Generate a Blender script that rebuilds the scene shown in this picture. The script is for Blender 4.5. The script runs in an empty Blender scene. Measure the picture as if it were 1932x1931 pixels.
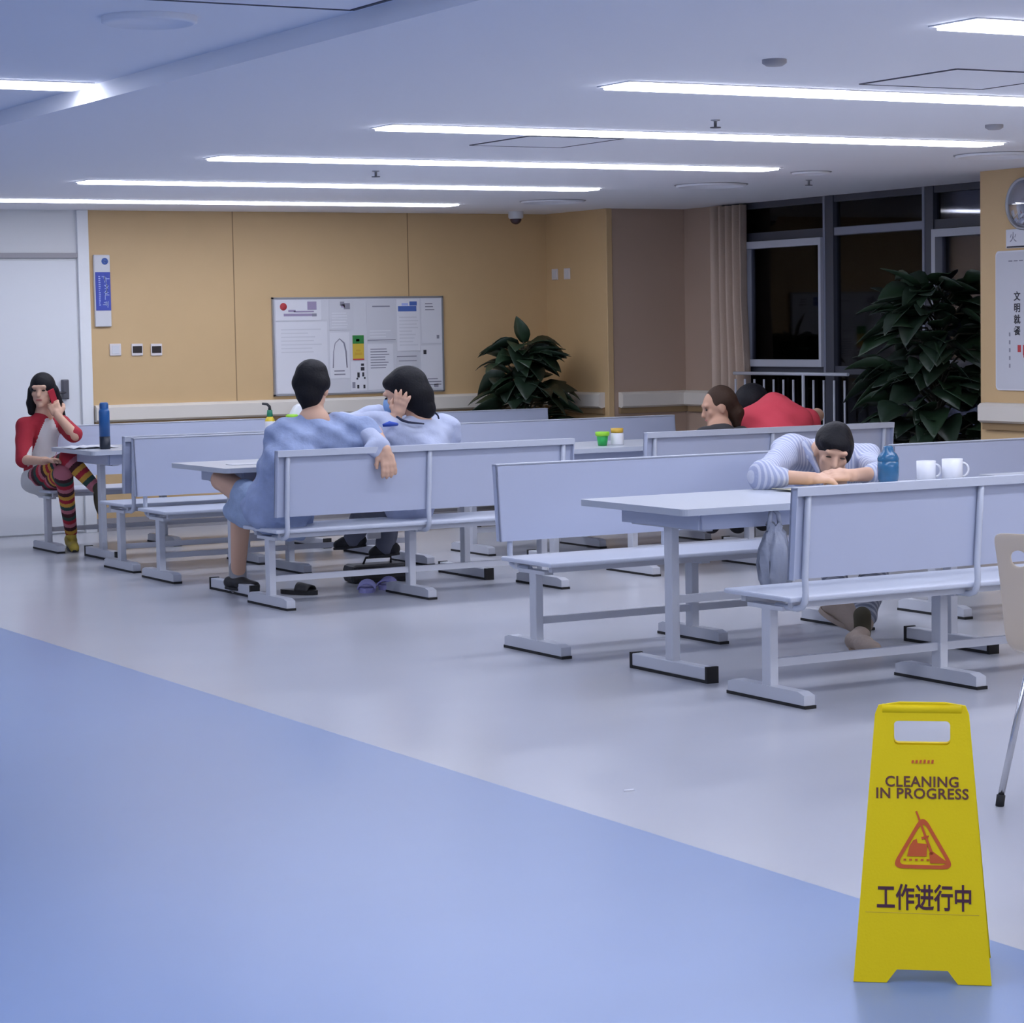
import bpy, bmesh, math, random
import numpy as np
from mathutils import Vector, Matrix
random.seed(7)
SC = bpy.context.scene
COL = SC.collection
PI = math.pi
# ------------------------------------------------------------------ camera, world, exposure
F, YAW, PITCH, ROLL, CAMH = 4592.0, .51367, .07468, -.01762, 1.5
_f = Vector((math.sin(YAW), math.cos(YAW), 0)); _r = Vector((math.cos(YAW), -math.sin(YAW), 0)); _u = Vector((0, 0, 1))
_f2 = _f*math.cos(PITCH) - _u*math.sin(PITCH); _u2 = _u*math.cos(PITCH) + _f*math.sin(PITCH)
_r3 = _r*math.cos(ROLL) + _u2*math.sin(ROLL); _u3 = _u2*math.cos(ROLL) - _r*math.sin(ROLL)
cam = bpy.data.objects.new('camera', bpy.data.cameras.new('camera')); COL.objects.link(cam)
cam.data.sensor_width = 36; cam.data.lens = 36*F/1932; cam.data.clip_end = 200
cam.matrix_world = Matrix(((_r3.x, _u3.x, -_f2.x, 0), (_r3.y, _u3.y, -_f2.y, 0), (_r3.z, _u3.z, -_f2.z, CAMH), (0, 0, 0, 1)))
SC.camera = cam
w = bpy.data.worlds.new('night'); SC.world = w; w.use_nodes = True
w.node_tree.nodes['Background'].inputs[0].default_value = (.10, .12, .20, 1)
w.node_tree.nodes['Background'].inputs[1].default_value = .12
SC.view_settings.view_transform = 'Standard'; SC.view_settings.look = 'None'
SC.view_settings.gamma = 1; SC.view_settings.exposure = 0.66; SC.view_settings.use_curve_mapping = False
SC.cycles.use_denoising = True
LIGHT_COLOR = (.89, .92, 1.06); LIGHT_POWER = 9.0

def W(x, y, Y):
    """the point of the depth plane Y that the photograph shows at (x, y)"""
    d = _f2*F + _r3*(x-966) - _u3*(y-965.5)
    t = Y/d.y
    return Vector((0, 0, CAMH)) + d*t

# ------------------------------------------------------------------ materials
def mat(name, col, rough=.5, metal=0., spec=.5, bump=0., bscale=40., var=0., vscale=6., emit=None, alpha=None, trans=0., coat=0.):
    m = bpy.data.materials.new(name); m.use_nodes = True
    nt = m.node_tree; b = nt.nodes['Principled BSDF']
    b.inputs['Base Color'].default_value = (*col, 1); b.inputs['Roughness'].default_value = rough
    b.inputs['Metallic'].default_value = metal; b.inputs['Specular IOR Level'].default_value = spec
    if trans: b.inputs['Transmission Weight'].default_value = trans
    if coat: b.inputs['Coat Weight'].default_value = coat
    if emit: b.inputs['Emission Color'].default_value = (*emit[0], 1); b.inputs['Emission Strength'].default_value = emit[1]
    if bump or var:
        tc = nt.nodes.new('ShaderNodeTexCoord')
    if bump:
        n = nt.nodes.new('ShaderNodeTexNoise'); n.inputs['Scale'].default_value = bscale; n.inputs['Detail'].default_value = 3
        bp = nt.nodes.new('ShaderNodeBump'); bp.inputs['Strength'].default_value = bump; bp.inputs['Distance'].default_value = .01
        nt.links.new(tc.outputs['Object'], n.inputs['Vector']); nt.links.new(n.outputs['Fac'], bp.inputs['Height'])
        nt.links.new(bp.outputs['Normal'], b.inputs['Normal'])
    if var:
        n = nt.nodes.new('ShaderNodeTexNoise'); n.inputs['Scale'].default_value = vscale; n.inputs['Detail'].default_value = 4
        r = nt.nodes.new('ShaderNodeMixRGB'); r.inputs[1].default_value = (*[c*(1-var) for c in col], 1); r.inputs[2].default_value = (*[min(1, c*(1+var)) for c in col], 1)
        nt.links.new(tc.outputs['Object'], n.inputs['Vector']); nt.links.new(n.outputs['Fac'], r.inputs[0]); nt.links.new(r.outputs[0], b.inputs['Base Color'])
    return m
def stripes(name, c1, c2, scale, rough=.85, axis='X', duty=.5, bump=.3):
    """woven stripe cloth with a fold bump"""
    m = mat(name, c1, rough, bump=bump, bscale=14)
    nt = m.node_tree; b = nt.nodes['Principled BSDF']
    tc = nt.nodes.new('ShaderNodeTexCoord'); wv = nt.nodes.new('ShaderNodeTexWave'); wv.bands_direction = axis
    wv.inputs['Scale'].default_value = scale; wv.inputs['Distortion'].default_value = 1.2; wv.inputs['Detail Scale'].default_value = .6
    rp = nt.nodes.new('ShaderNodeValToRGB'); rp.color_ramp.elements[0].color = (*c1, 1); rp.color_ramp.elements[1].color = (*c2, 1)
    rp.color_ramp.elements[0].position = duty; rp.color_ramp.elements[1].position = duty+.18
    nt.links.new(tc.outputs['Object'], wv.inputs['Vector']); nt.links.new(wv.outputs['Fac'], rp.inputs['Fac']); nt.links.new(rp.outputs['Color'], b.inputs['Base Color'])
    return m
M = dict(
    ceiling=mat('ceiling_paint', (.84, .85, .89), .9), ceiling_gap=mat('ceiling_gap', (.09, .09, .11), .9), white_paint=mat('white_wall_paint', (.74, .75, .76), .7),
    yellow=mat('yellow_cladding', (.62, .435, .225), .55, var=.05, vscale=3), seam=mat('cladding_seam', (.30, .20, .10), .8),  # seam colour also paints the shade under the handrails
    tan=mat('tan_wall', (.46, .34, .26), .7), door=mat('door_paint', (.74, .76, .79), .45), jamb=mat('door_jamb', (.80, .82, .84), .4),  # tan: wall colour darkened to carry the shade of the recess
    rail=mat('handrail_vinyl', (.72, .68, .61), .45), base=mat('baseboard_grey', (.36, .35, .37), .5),
    grey_floor=mat('grey_vinyl', (.495, .505, .55), .23, spec=.45, var=.04, vscale=1.5), blue_floor=mat('blue_vinyl', (.170, .262, .485), .30, spec=.45, var=.05, vscale=1.2),
    bench=mat('bench_paint', (.47, .515, .66), .38, var=.02, vscale=4), bench_edge=mat('bench_rail_paint', (.56, .60, .70), .35), steel=mat('leg_paint', (.58, .60, .66), .4), top=mat('table_laminate', (.48, .515, .585), .33),
    rubber=mat('black_rubber', (.012, .012, .013), .7), bolt=mat('bolt_steel', (.12, .12, .14), .4, metal=.7),
    dark_frame=mat('dark_window_frame', (.05, .055, .075), .5), white_frame=mat('white_sash', (.44, .46, .53), .4), night=mat('night_outside', (.01, .011, .018), .9, emit=((.011, .012, .024), 1.0)),
    curtain=mat('curtain_cloth', (.56, .44, .35), .9, bump=.2, bscale=60), chrome=mat('chrome', (.6, .6, .62), .18, metal=1),
    skin=mat('skin', (.66, .41, .29), .55, spec=.35), skin2=mat('skin_deep', (.50, .29, .20), .6, spec=.3), lip=mat('lip', (.45, .14, .12), .5), eye=mat('eye_dark', (.02, .015, .012), .3),
    hair=mat('black_hair', (.007, .007, .010), .62, spec=.22, bump=.3, bscale=60), brown_hair=mat('brown_hair', (.045, .025, .016), .65, spec=.2, bump=.4, bscale=50), 
    gown=mat('blue_patient_gown', (.31, .38, .575), .9, spec=.2, bump=.9, bscale=16, var=.20, vscale=16), gown_light=mat('pale_patient_gown', (.47, .52, .68), .9, spec=.2, bump=.75, bscale=15, var=.12, vscale=10),
    pyjama=stripes('striped_pyjama', (.36, .40, .57), (.56, .59, .70), 15, bump=.9), shorts=mat('blue_shorts', (.33, .42, .60), .9, spec=.2, bump=.9, bscale=18, var=.22, vscale=16),
    grey_cloth=mat('grey_trousers', (.16, .17, .22), .9, bump=.2), white_cloth=mat('white_cloth', (.68, .68, .68), .9, bump=.15), plaid=stripes('grey_plaid', (.18, .20, .26), (.38, .40, .46), 14, axis='DIAGONAL'),
    red=mat('red_jersey', (.38, .018, .035), .85, bump=.2), pinkred=mat('red_shirt', (.62, .055, .085), .85, bump=.3, bscale=20), dark_cloth=mat('dark_cloth', (.03, .03, .035), .9),
    brow=mat('eyebrow_hair', (.05, .03, .025), .8), mask=mat('mask_blue', (.25, .42, .72), .8, bump=.2, bscale=60), trim_navy=mat('navy_trim', (.02, .025, .06), .8), royal=mat('royal_blue', (.03, .08, .45), .6),
    s_red=mat('stripe_red', (.42, .02, .04), .9), s_yel=mat('stripe_yellow', (.62, .33, .05), .9), s_grn=mat('stripe_green', (.03, .07, .06), .9), s_pnk=mat('stripe_pink', (.50, .16, .20), .9), s_dk=mat('stripe_maroon', (.06, .012, .018), .9),
    shoe_yel=mat('shoe_yellow', (.50, .38, .06), .7), shoe_olive=mat('shoe_olive', (.07, .06, .035), .8), shoe_black=mat('shoe_black', (.018, .018, .02), .6), shoe_tan=mat('shoe_tan', (.40, .32, .265), .75, bump=.3, bscale=60), shoe_sole=mat('shoe_sole', (.33, .24, .17), .8), sock=mat('rust_sock', (.26, .06, .035), .9), sock_grey=mat('grey_sock', (.30, .30, .32), .9),
    purple=mat('lilac_foam', (.34, .34, .66), .7), bag_black=mat('dark_bag', (.022, .022, .026), .6, bump=.3, bscale=25), plastic=mat('grey_plastic_bag', (.34, .37, .45), .35, bump=.5, bscale=30),
    leaf=mat('leaf_green', (.020, .045, .022), .38, var=.35, vscale=5), leaf_dark=mat('leaf_dark_green', (.014, .030, .017), .42, var=.35, vscale=5), stem=mat('plant_stem', (.045, .045, .03), .8), pot=mat('pot_dark', (.03, .03, .032), .6), soil=mat('soil', (.02, .014, .01), .95),
    paper=mat('paper_white', (.70, .71, .76), .8), paper_grey=mat('paper_grey', (.60, .61, .66), .8), paper_warm=mat('paper_cream', (.66, .62, .44), .8), board=mat('board_white', (.62, .63, .68), .5), alum=mat('aluminium_trim', (.42, .43, .46), .35, metal=.6),
    ink=mat('ink_dark', (.03, .03, .04), .7), ink_grey=mat('ink_grey', (.26, .26, .32), .8), ink_lilac=mat('ink_lilac', (.33, .28, .42), .8), ink_blue=mat('ink_blue', (.07, .14, .42), .7), ink_red=mat('ink_red', (.50, .05, .06), .7),
    flyer_green=mat('flyer_green', (.03, .22, .05), .7), flyer_yellow=mat('flyer_yellow', (.62, .44, .05), .7), sign_blue=mat('sign_blue', (.045, .075, .42), .5), sign_pale=mat('sign_pale', (.38, .45, .78), .6), socket_white=mat('socket_white', (.72, .68, .68), .5), socket_black=mat('socket_black', (.02, .014, .014), .5),
    sign_yellow=mat('sign_yellow', (.86, .64, .006), .55, spec=.2, bump=.05, bscale=200), sign_brown=mat('sign_brown', (.14, .045, .03), .7), sign_plum=mat('sign_plum', (.07, .014, .035), .7), sign_orange=mat('sign_orange', (.62, .10, .015), .6),
    flask=mat('flask_blue', (.015, .10, .30), .3), flask_dark=mat('flask_dark', (.008, .014, .028), .4), bottle_blue=mat('bottle_blue', (.02, .115, .25), .25, var=.2, vscale=30), mug=mat('mug_white', (.72, .74, .80), .3),
    cup_green=mat('cup_green', (.02, .40, .08), .4), lime=mat('lime_lid', (.28, .62, .03), .4), jar_white=mat('jar_white', (.70, .71, .74), .4), jar_lid=mat('jar_lid_ochre', (.58, .36, .04), .5), clear=mat('clear_plastic', (.60, .62, .66), .3), juice=mat('yellow_bottle', (.66, .50, .03), .35), cap_green=mat('cap_green', (.01, .18, .09), .4), black_plastic=mat('black_plastic', (.02, .02, .025), .4),
    cream=mat('cream_shell', (.66, .55, .42), .4), dome_white=mat('dome_white', (.66, .67, .70), .4), dome_dark=mat('dome_dark', (.05, .025, .035), .15),
    mullion_edge=mat('mullion_edge', (.22, .235, .30), .5), tube=mat('light_tube', (.9, .9, .9), .5, emit=(LIGHT_COLOR, LIGHT_POWER)), clock_face=mat('clock_glass', (.42, .43, .48), .05, metal=.75), rail_white=mat('guard_rail', (.55, .57, .64), .4),
)
def glass_mat():
    m = bpy.data.materials.new('window_glass'); m.use_nodes = True; nt = m.node_tree; nt.nodes.clear()
    o = nt.nodes.new('ShaderNodeOutputMaterial'); mx = nt.nodes.new('ShaderNodeMixShader'); fr = nt.nodes.new('ShaderNodeFresnel'); fr.inputs[0].default_value = 1.30
    t = nt.nodes.new('ShaderNodeBsdfTransparent'); t.inputs[0].default_value = (.55, .56, .62, 1); g = nt.nodes.new('ShaderNodeBsdfGlossy'); g.inputs['Roughness'].default_value = .03
    nt.links.new(fr.outputs[0], mx.inputs[0]); nt.links.new(t.outputs[0], mx.inputs[1]); nt.links.new(g.outputs[0], mx.inputs[2]); nt.links.new(mx.outputs[0], o.inputs[0])
    return m
M['glass'] = glass_mat()

# ------------------------------------------------------------------ helpers
class MB:
    """collects shapes and links them as ONE mesh object"""
    def __init__(s): s.bm = bmesh.new()
    def _add(s, verts, mx=None, mi=0, smooth=False):
        fs = set(f for v in verts for f in v.link_faces)
        for f in fs: f.material_index = mi; f.smooth = smooth
        return verts
    def box(s, a, b, mi=0, bevel=0., rot=None):
        a = Vector(a); b = Vector(b); c = (a+b)/2; d = b-a
        m = Matrix.Translation(c)
        if rot is not None: m = m @ rot
        m = m @ Matrix.Diagonal((abs(d.x), abs(d.y), abs(d.z), 1))
        r = bmesh.ops.create_cube(s.bm, size=1, matrix=m)
        vs = r['verts']
        if bevel:
            es = list(set(e for v in vs for e in v.link_edges))
            q = bmesh.ops.bevel(s.bm, geom=es, offset=bevel, segments=2, affect='EDGES', profile=.5)
            for f in q['faces']: f.material_index = mi
            vs = q['verts']
        for v in vs:
            for f in v.link_faces: f.material_index = mi
        return s
    def tube(s, pts, r, mi=0, n=10, closed=False):
        pts = [Vector(p) for p in pts]; rs = r if isinstance(r, (list, tuple)) else [r]*len(pts)
        rings = []
        for i, p in enumerate(pts):
            t = (pts[min(i+1, len(pts)-1)]-pts[max(i-1, 0)]).normalized()
            a = t.orthogonal().normalized() if i == 0 else (pa - t*pa.dot(t)).normalized()
            pa = a; b = t.cross(a)
            rings.append([s.bm.verts.new(p+(a*math.cos(2*PI*k/n)+b*math.sin(2*PI*k/n))*rs[i]) for k in range(n)])
        for i in range(len(rings)-1):
            for k in range(n):
                f = s.bm.faces.new((rings[i][k], rings[i][(k+1) % n], rings[i+1][(k+1) % n], rings[i+1][k])); f.material_index = mi; f.smooth = True
        for rg, fl in ((rings[0], True), (rings[-1], False)):
            f = s.bm.faces.new(rg[::-1] if fl else rg); f.material_index = mi
        return s
    def lathe(s, prof, c=(0, 0, 0), n=24, mi=0, mx=None, smooth=True):
        """prof: list of (r, z)"""
        mx = mx or Matrix.Translation(Vector(c)); rings = []
        for r, z in prof:
            if r < 1e-5: rings.append([s.bm.verts.new(mx @ Vector((0, 0, z)))])
            else: rings.append([s.bm.verts.new(mx @ Vector((r*math.cos(2*PI*k/n), r*math.sin(2*PI*k/n), z))) for k in range(n)])
        for i in range(len(rings)-1):
            A, B = rings[i], rings[i+1]
            for k in range(n):
                q = [A[k % len(A)], A[(k+1) % len(A)], B[(k+1) % len(B)], B[k % len(B)]]
                u = []
                for v in q:
                    if v not in u: u.append(v)
                if len(u) > 2:
                    f = s.bm.faces.new(u); f.material_index = mi; f.smooth = smooth
        return s
    def ball(s, c, r, mi=0, rot=None, seg=16):
        m = Matrix.Translation(Vector(c))
        if rot is not None: m = m @ rot
        r = (r, r, r) if isinstance(r, (int, float)) else r
        q = bmesh.ops.create_uvsphere(s.bm, u_segments=seg, v_segments=seg//2+2, radius=1, matrix=m @ Matrix.Diagonal((*r, 1)))
        s._add(q['verts'], mi=mi, smooth=True); return s
    def poly(s, pts, mi=0, smooth=False):
        f = s.bm.faces.new([s.bm.verts.new(Vector(p)) for p in pts]); f.material_index = mi; f.smooth = smooth; return s
    def prism(s, pts, d, mi=0):
        """pts: closed outline (3-D), d: extrusion vector"""
        d = Vector(d); A = [s.bm.verts.new(Vector(p)) for p in pts]; B = [s.bm.verts.new(Vector(p)+d) for p in pts]; n = len(A)
        for f in [s.bm.faces.new(A[::-1]), s.bm.faces.new(B)]+[s.bm.faces.new((A[i], A[(i+1) % n], B[(i+1) % n], B[i])) for i in range(n)]: f.material_index = mi
        return s
    def build(s, name, mats, parent=None, loc=None, rotz=0.):
        bmesh.ops.recalc_face_normals(s.bm, faces=s.bm.faces)
        me = bpy.data.meshes.new(name); s.bm.to_mesh(me); s.bm.free()
        return link(name, me, mats, parent, loc, rotz)
def link(name, me, mats, parent=None, loc=None, rotz=0.):
    for m in (mats if isinstance(mats, (list, tuple)) else [mats]): me.materials.append(M[m] if isinstance(m, str) else m)
    o = bpy.data.objects.new(name, me); COL.objects.link(o)
    if parent: o.parent = parent
    if loc is not None: o.location = loc
    if rotz: o.rotation_euler = (0, 0, rotz)
    return o
def tag(o, label, cat, group=None):
    o['label'] = label; o['category'] = cat
    if group: o['group'] = group
    return o
def thing(name, label, cat, loc=(0, 0, 0), rotz=0., group=None):
    o = bpy.data.objects.new(name, None); COL.objects.link(o); o.empty_display_size = .1
    o.location = loc; o.rotation_euler = (0, 0, rotz); return tag(o, label, cat, group)
def struct(o): o['kind'] = 'structure'; return o
def dup(root, loc, rotz, label, group=None):
    r = root.copy(); COL.objects.link(r); r.location = loc; r.rotation_euler = (0, 0, rotz); r['label'] = label
    if group: r['group'] = group
    for ch in list(root.children):
        c = ch.copy(); COL.objects.link(c); c.parent = r
        for g in list(ch.children):
            d = g.copy(); COL.objects.link(d); d.parent = c
    return r
def frame_mx(o, x, y):
    """matrix whose x, y axes are the unit vectors x, y at o"""
    x = Vector(x).normalized(); y = Vector(y).normalized(); z = x.cross(y)
    return Matrix(((x.x, y.x, z.x, o[0]), (x.y, y.y, z.y, o[1]), (x.z, y.z, z.z, o[2]), (0, 0, 0, 1)))
def plate(name, loops, thick, mx, m, parent=None):
    """flat plate with holes; loops of 2-D points"""
    cu = bpy.data.curves.new(name, 'CURVE'); cu.dimensions = '2D'; cu.fill_mode = 'BOTH'; cu.extrude = thick/2
    for lp in loops:
        sp = cu.splines.new('POLY'); sp.points.add(len(lp)-1); sp.use_cyclic_u = True
        for p, q in zip(sp.points, lp): p.co = (q[0], q[1], 0, 1)
    return _conv(name, cu, mx, m, parent)
def text(name, body, size, mx, m, parent=None, sx=1., align='CENTER', spacing=1., bold=0.):
    cu = bpy.data.curves.new(name, 'FONT'); cu.body = body; cu.size = size; cu.align_x = align; cu.align_y = 'CENTER'; cu.extrude = .0006; cu.space_character = spacing; cu.offset = bold; cu.resolution_u = 3
    return _conv(name, cu, mx @ Matrix.Diagonal((sx, 1, 1, 1)), m, parent)
def _conv(name, cu, mx, m, parent):
    t = bpy.data.objects.new(name, cu); COL.objects.link(t); dg = bpy.context.evaluated_depsgraph_get(); dg.update()
    me = bpy.data.meshes.new_from_object(t.evaluated_get(dg), depsgraph=dg); bpy.data.objects.remove(t); bpy.data.curves.remove(cu)
    me.transform(mx); me.materials.clear()
    return link(name, me, m, parent)
def rrect(x0, y0, x1, y1, r, n=4):
    out = []
    for cx, cy, a in ((x1-r, y0+r, -PI/2), (x1-r, y1-r, 0), (x0+r, y1-r, PI/2), (x0+r, y0+r, PI)):
        out += [(cx+r*math.cos(a+PI/2*k/n), cy+r*math.sin(a+PI/2*k/n)) for k in range(n+1)]
    return out

# ------------------------------------------------------------------ structure
ZC, ZC2, XS, YB, XR, XW = 2.464, 2.532, 3.49, 17.85, 10.45, 11.2
fl = MB(); fl.poly([(-1.6, -3.2, 0), (3.855, -3.2, 0), (3.855, 18.2, 0), (-1.6, 18.2, 0)], 1); fl.poly([(3.855, -3.2, 0), (11.6, -3.2, 0), (11.6, 18.2, 0), (3.855, 18.2, 0)], 0)
struct(fl.build('floor', ['grey_floor', 'blue_floor']))
c = MB(); c.box((XS, -3.2, ZC), (11.6, 18.2, ZC+.25)); c.box((-1.6, -3.2, ZC2), (XS, 18.2, ZC2+.18)); struct(c.build('ceiling', 'ceiling'))
b = MB(); b.box((-1.6, YB, 0), (6.39, YB+.15, 2.6)); struct(b.build('wall_back', 'white_paint'))
b = MB(); b.box((6.39, YB, .10), (10.60, YB+.15, 2.5)); 
for x in (7.59, 9.135): b.box((x-.004, YB-.0015, .1), (x+.004, YB+.01, ZC), 1)
struct(b.build('wall_cladding', ['yellow', 'seam']))
b = MB(); b.box((6.39, YB-.012, 0), (10.45, YB+.1, .10)); struct(b.build('baseboard_back', 'base'))
b = MB(); b.box((XR, 16.88, 0), (XW+.2, YB+.1, 2.5), 0); b.box((XR-.004, 16.88, 0), (XR, YB, 2.47), 1); struct(b.build('wall_pillar', ['tan', 'yellow']))  # tan side has the shade of the window recess put into its colour
b = MB(); b.box((XR-.012, 16.868, .0), (XR+.045, 16.93, ZC), bevel=.006); struct(b.build('trim_1', 'yellow'))
b = MB(); b.box((XW, 16.3, 0), (XW+.2, 16.9, 2.5)); struct(b.build('wall_recess', 'tan'))  # same darkened tan, recess shade held in the colour
b = MB(); b.box((XR, -3.2, 0), (XR+.95, 12.29, 2.5)); struct(b.build('wall_right', 'yellow'))
b = MB(); b.box((-1.75, -3.2, 0), (-1.6, 18.2, 2.6)); struct(b.build('wall_left', 'white_paint'))
b = MB(); b.box((-1.6, -3.35, 0), (11.6, -3.2, 2.6)); struct(b.build('wall_front', 'white_paint'))
# crash handrails
def handrail(name, a, b, n, ext=.07):
    a = Vector(a); b = Vector(b); n = Vector(n)
    pr = [(0, .855), (ext*.6, .845), (ext, .86), (ext, .955), (ext*.7, .972), (0, .975)]
    m = MB(); m.prism([a+n*p+Vector((0, 0, z)) for p, z in pr], b-a)
    q = [(0, .80), (ext*.45, .80), (ext*.45, .846), (0, .846)]
    m.prism([a+n*p+Vector((0, 0, z)) for p, z in q], b-a, 1)  # dark strip standing in for the shadow below the rail
    return struct(m.build(name, ['rail', 'seam']))
handrail('trim_2', (6.40, YB, 0), (10.38, YB, 0), (0, -1, 0)); handrail('trim_3', (XR, 17.78, 0), (XR, 16.93, 0), (-1, 0, 0))
handrail('trim_4', (10.54, 16.88, 0), (11.2, 16.88, 0), (0, -1, 0)); handrail('trim_5', (XW, 16.81, 0), (XW, 16.32, 0), (-1, 0, 0)); handrail('trim_6', (XR, 12.24, 0), (XR, -3, 0), (-1, 0, 0))
# door
d = MB(); d.box((5.25, YB-.012, .01), (6.29, YB+.02, 2.085), bevel=.004); dr = struct(d.build('door_1', 'door'))
d = MB(); d.box((6.14, YB-.06, 1.03), (6.19, YB-.012, 1.18), bevel=.006); d.tube([(6.165, YB-.05, 1.08), (6.05, YB-.065, 1.08)], .011); d.build('door_handle', 'bolt', dr)
d = MB(); d.box((6.30, YB-.035, 0), (6.39, YB+.02, 2.464), 0, .004); d.box((5.15, YB-.03, 2.10), (6.30, YB+.02, 2.14), 1, .004); struct(d.build('trim_7', ['jamb', 'base']))
# window bay
b = MB(); b.box((XW+.6, 11.5, -.2), (XW+.62, 17.5, 2.9)); struct(b.build('backdrop_night', 'night'))
wn = MB()
for y in (14.87, 13.70): wn.box((XW-.03, y-.055, 0), (XW+.05, y+.055, ZC), 0); 
wn.box((XW-.02, 12.2, 2.16), (XW+.05, 16.3, 2.225), 0); wn.box((XW-.02, 16.24, 0), (XW+.05, 16.3, ZC), 0); wn.box((XW-.02, 12.2, 1.12), (XW+.05, 16.3, 1.18), 0); wn.box((XW-.02, 12.2, 0), (XW+.05, 16.3, .12), 0); wn.box((XW-.02, 12.2, ZC-.05), (XW+.05, 16.3, ZC), 0)
for y in (14.925, 13.75): wn.box((XW-.034, y-.013, 1.12), (XW-.028, y+.013, ZC), 1)
wn.box((XW-.024, 13.76, 2.165), (XW-.019, 14.81, 2.22), 1)
win = struct(wn.build('window_1', ['dark_frame', 'mullion_edge']))
for y0, y1 in ((14.935, 15.97), (12.4, 13.63)):
    s = MB(); z0, z1, t = 1.175, 2.155, .055
    s.box((XW-.06, y0, z1-t), (XW+.02, y1, z1)); s.box((XW-.06, y0, z0), (XW+.02, y1, z0+t)); s.box((XW-.06, y0, z0+t), (XW+.02, y0+t*.55, z1-t)); s.box((XW-.06, y1-t*.75, z0+t), (XW+.02, y1, z1-t)); s.build('window_sash', 'white_frame', win)
g = MB(); g.box((XW+.005, 12.2, .1), (XW+.012, 16.28, 2.44)); g.build('window_glass', 'glass', win)
# curtain
pts = []; n = 70
for i in range(n+1):
    t = i/n; y = 16.33-.45*t; pts.append((XW-.085-.05*math.sin(t*2*PI*4.2)-.012*math.sin(t*2*PI*9+1), y))
m = MB(); rows = [(2.45, 1.), (1.7, 1.0), (1.2, 1.08), (.5, 1.12)]; grid = [[m.bm.verts.new((x+(k-1)*.02, 16.33-(16.33-y)*k, z)) for x, y in pts] for z, k in rows]
for i in range(len(rows)-1):
    for j in range(n): f = m.bm.faces.new((grid[i][j], grid[i][j+1], grid[i+1][j+1], grid[i+1][j])); f.smooth = True
cu = m.build('curtain', 'curtain'); sm = cu.modifiers.new('solid', 'SOLIDIFY'); sm.thickness = .004
tag(cu, 'beige curtain hanging in folds at the end of the dark window', 'curtain')
# guard rail in front of the window
t = thing('guard_rail', 'pale metal guard rail with thin uprights below the dark window', 'railing', (XW-.20, 15.27, 0))
m = MB(); m.tube([(0, .62, 1.125), (0, -.85, 1.125)], .013); m.build('top_bar', 'rail_white', t); m = MB(); m.tube([(0, .62, .12), (0, -.85, .12)], .012); m.build('bottom_bar', 'rail_white', t)
for i in range(12):
    m = MB(); m.tube([(0, .60-.128*i, 1.08 if i != 7 else 1.125), (0, .60-.128*i, .12)], .0085 if i != 7 else .013, n=8); m.build('upright', 'rail_white', t)

# ------------------------------------------------------------------ ceiling lights
def strip(x0, x1, y, z, label, group, bw=.22):
    t = thing('ceiling_light', label, 'light', ((x0+x1)/2, y, z), 0, group); h = (x1-x0)/2
    m = MB()
    n = 6
    out = [(h-.0, 0)]; 
    pl = rrect(-h, -bw/2, h, bw/2, .03)
    m.prism([(a, b_, -.014) for a, b_ in pl], (0, 0, .016)); m.build('diffuser', 'tube', t)
    m = MB()
    for s in (-1, 1): m.box((-h-.012, s*(bw/2+.006)-.006, -.004), (h+.012, s*(bw/2+.006)+.006, .002)); m.box((s*(h+.006)-.006, -bw/2, -.004), (s*(h+.006)+.006, bw/2, .002))
    m.build('housing', 'ceiling', t)
ordn = ['closest to the back wall', 'second from the back wall', 'third from the back wall', 'fourth from the back wall', 'fifth from the back wall', 'only its end in view']
for i, y in enumerate((16.55, 14.5, 12.4, 10.33, 8.27, 6.2)):
    strip(5.17, 8.87, y, ZC, 'long white strip light in the ceiling, ' + ordn[i], 'strip lights over the benches')
for y in (4.1, 2.0, -.1): strip(5.17, 8.87, y, ZC, 'white strip light behind the camera side of the hall', 'strip lights over the benches')
for y in (9.66, 5.2, 3.1, 1.0, 13.8):
    strip(-.2, 3.455, y, ZC2, 'white strip light in the raised corridor ceiling, its end against the ceiling step' if y == 9.66 else 'white strip light of the raised corridor ceiling, out of view', 'strip lights over the corridor')
# hatches, diffusers, sprinklers
def hatch(x0, y0, x1, y1, z, label, group, g=.012):
    t = thing('ceiling_hatch', label, 'ceiling hatch', ((x0+x1)/2, (y0+y1)/2, z), 0, group); a, b_ = (x1-x0)/2, (y1-y0)/2
    m = MB()
    for s in (-1, 1): m.box((-a, s*b_-g/2, -.004), (a, s*b_+g/2, .001)); m.box((s*a-g/2, -b_, -.004), (s*a+g/2, b_, .001))
    m.build('gap_frame', 'ceiling_gap', t); m = MB(); m.box((-a+g, -b_+g, -.003), (a-g, b_-g, .001)); m.build('panel', 'ceiling', t)
hatch(6.12, 7.33, 6.75, 7.93, ZC, 'square access hatch outlined in the ceiling beyond the light with the visible end', 'access hatches')
hatch(6.13, 10.62, 6.68, 11.24, ZC, 'square access hatch outlined in the ceiling over the front benches', 'access hatches')
hatch(2.2, 6.5, 3.46, 7.12, ZC2, 'access hatch with a dark gap in the raised corridor ceiling', 'access hatches', .016)
def diffuser(x, y, r, label):
    t = thing('air_diffuser', label, 'air vent', (x, y, ZC), 0, 'air vents in the ceiling'); m = MB(); m.lathe([(r, 0), (r, -.012), (r-.02, -.018), (r-.025, -.006), (0, -.006)], n=40); m.build('cover', 'ceiling', t)
    m = MB(); m.lathe([(r+.012, -.001), (r+.012, -.004), (r-.004, -.004), (r-.004, -.001)], n=40); m.build('shadow_gap', 'base', t)  # plain grey ring round the edge of the cover
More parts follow.
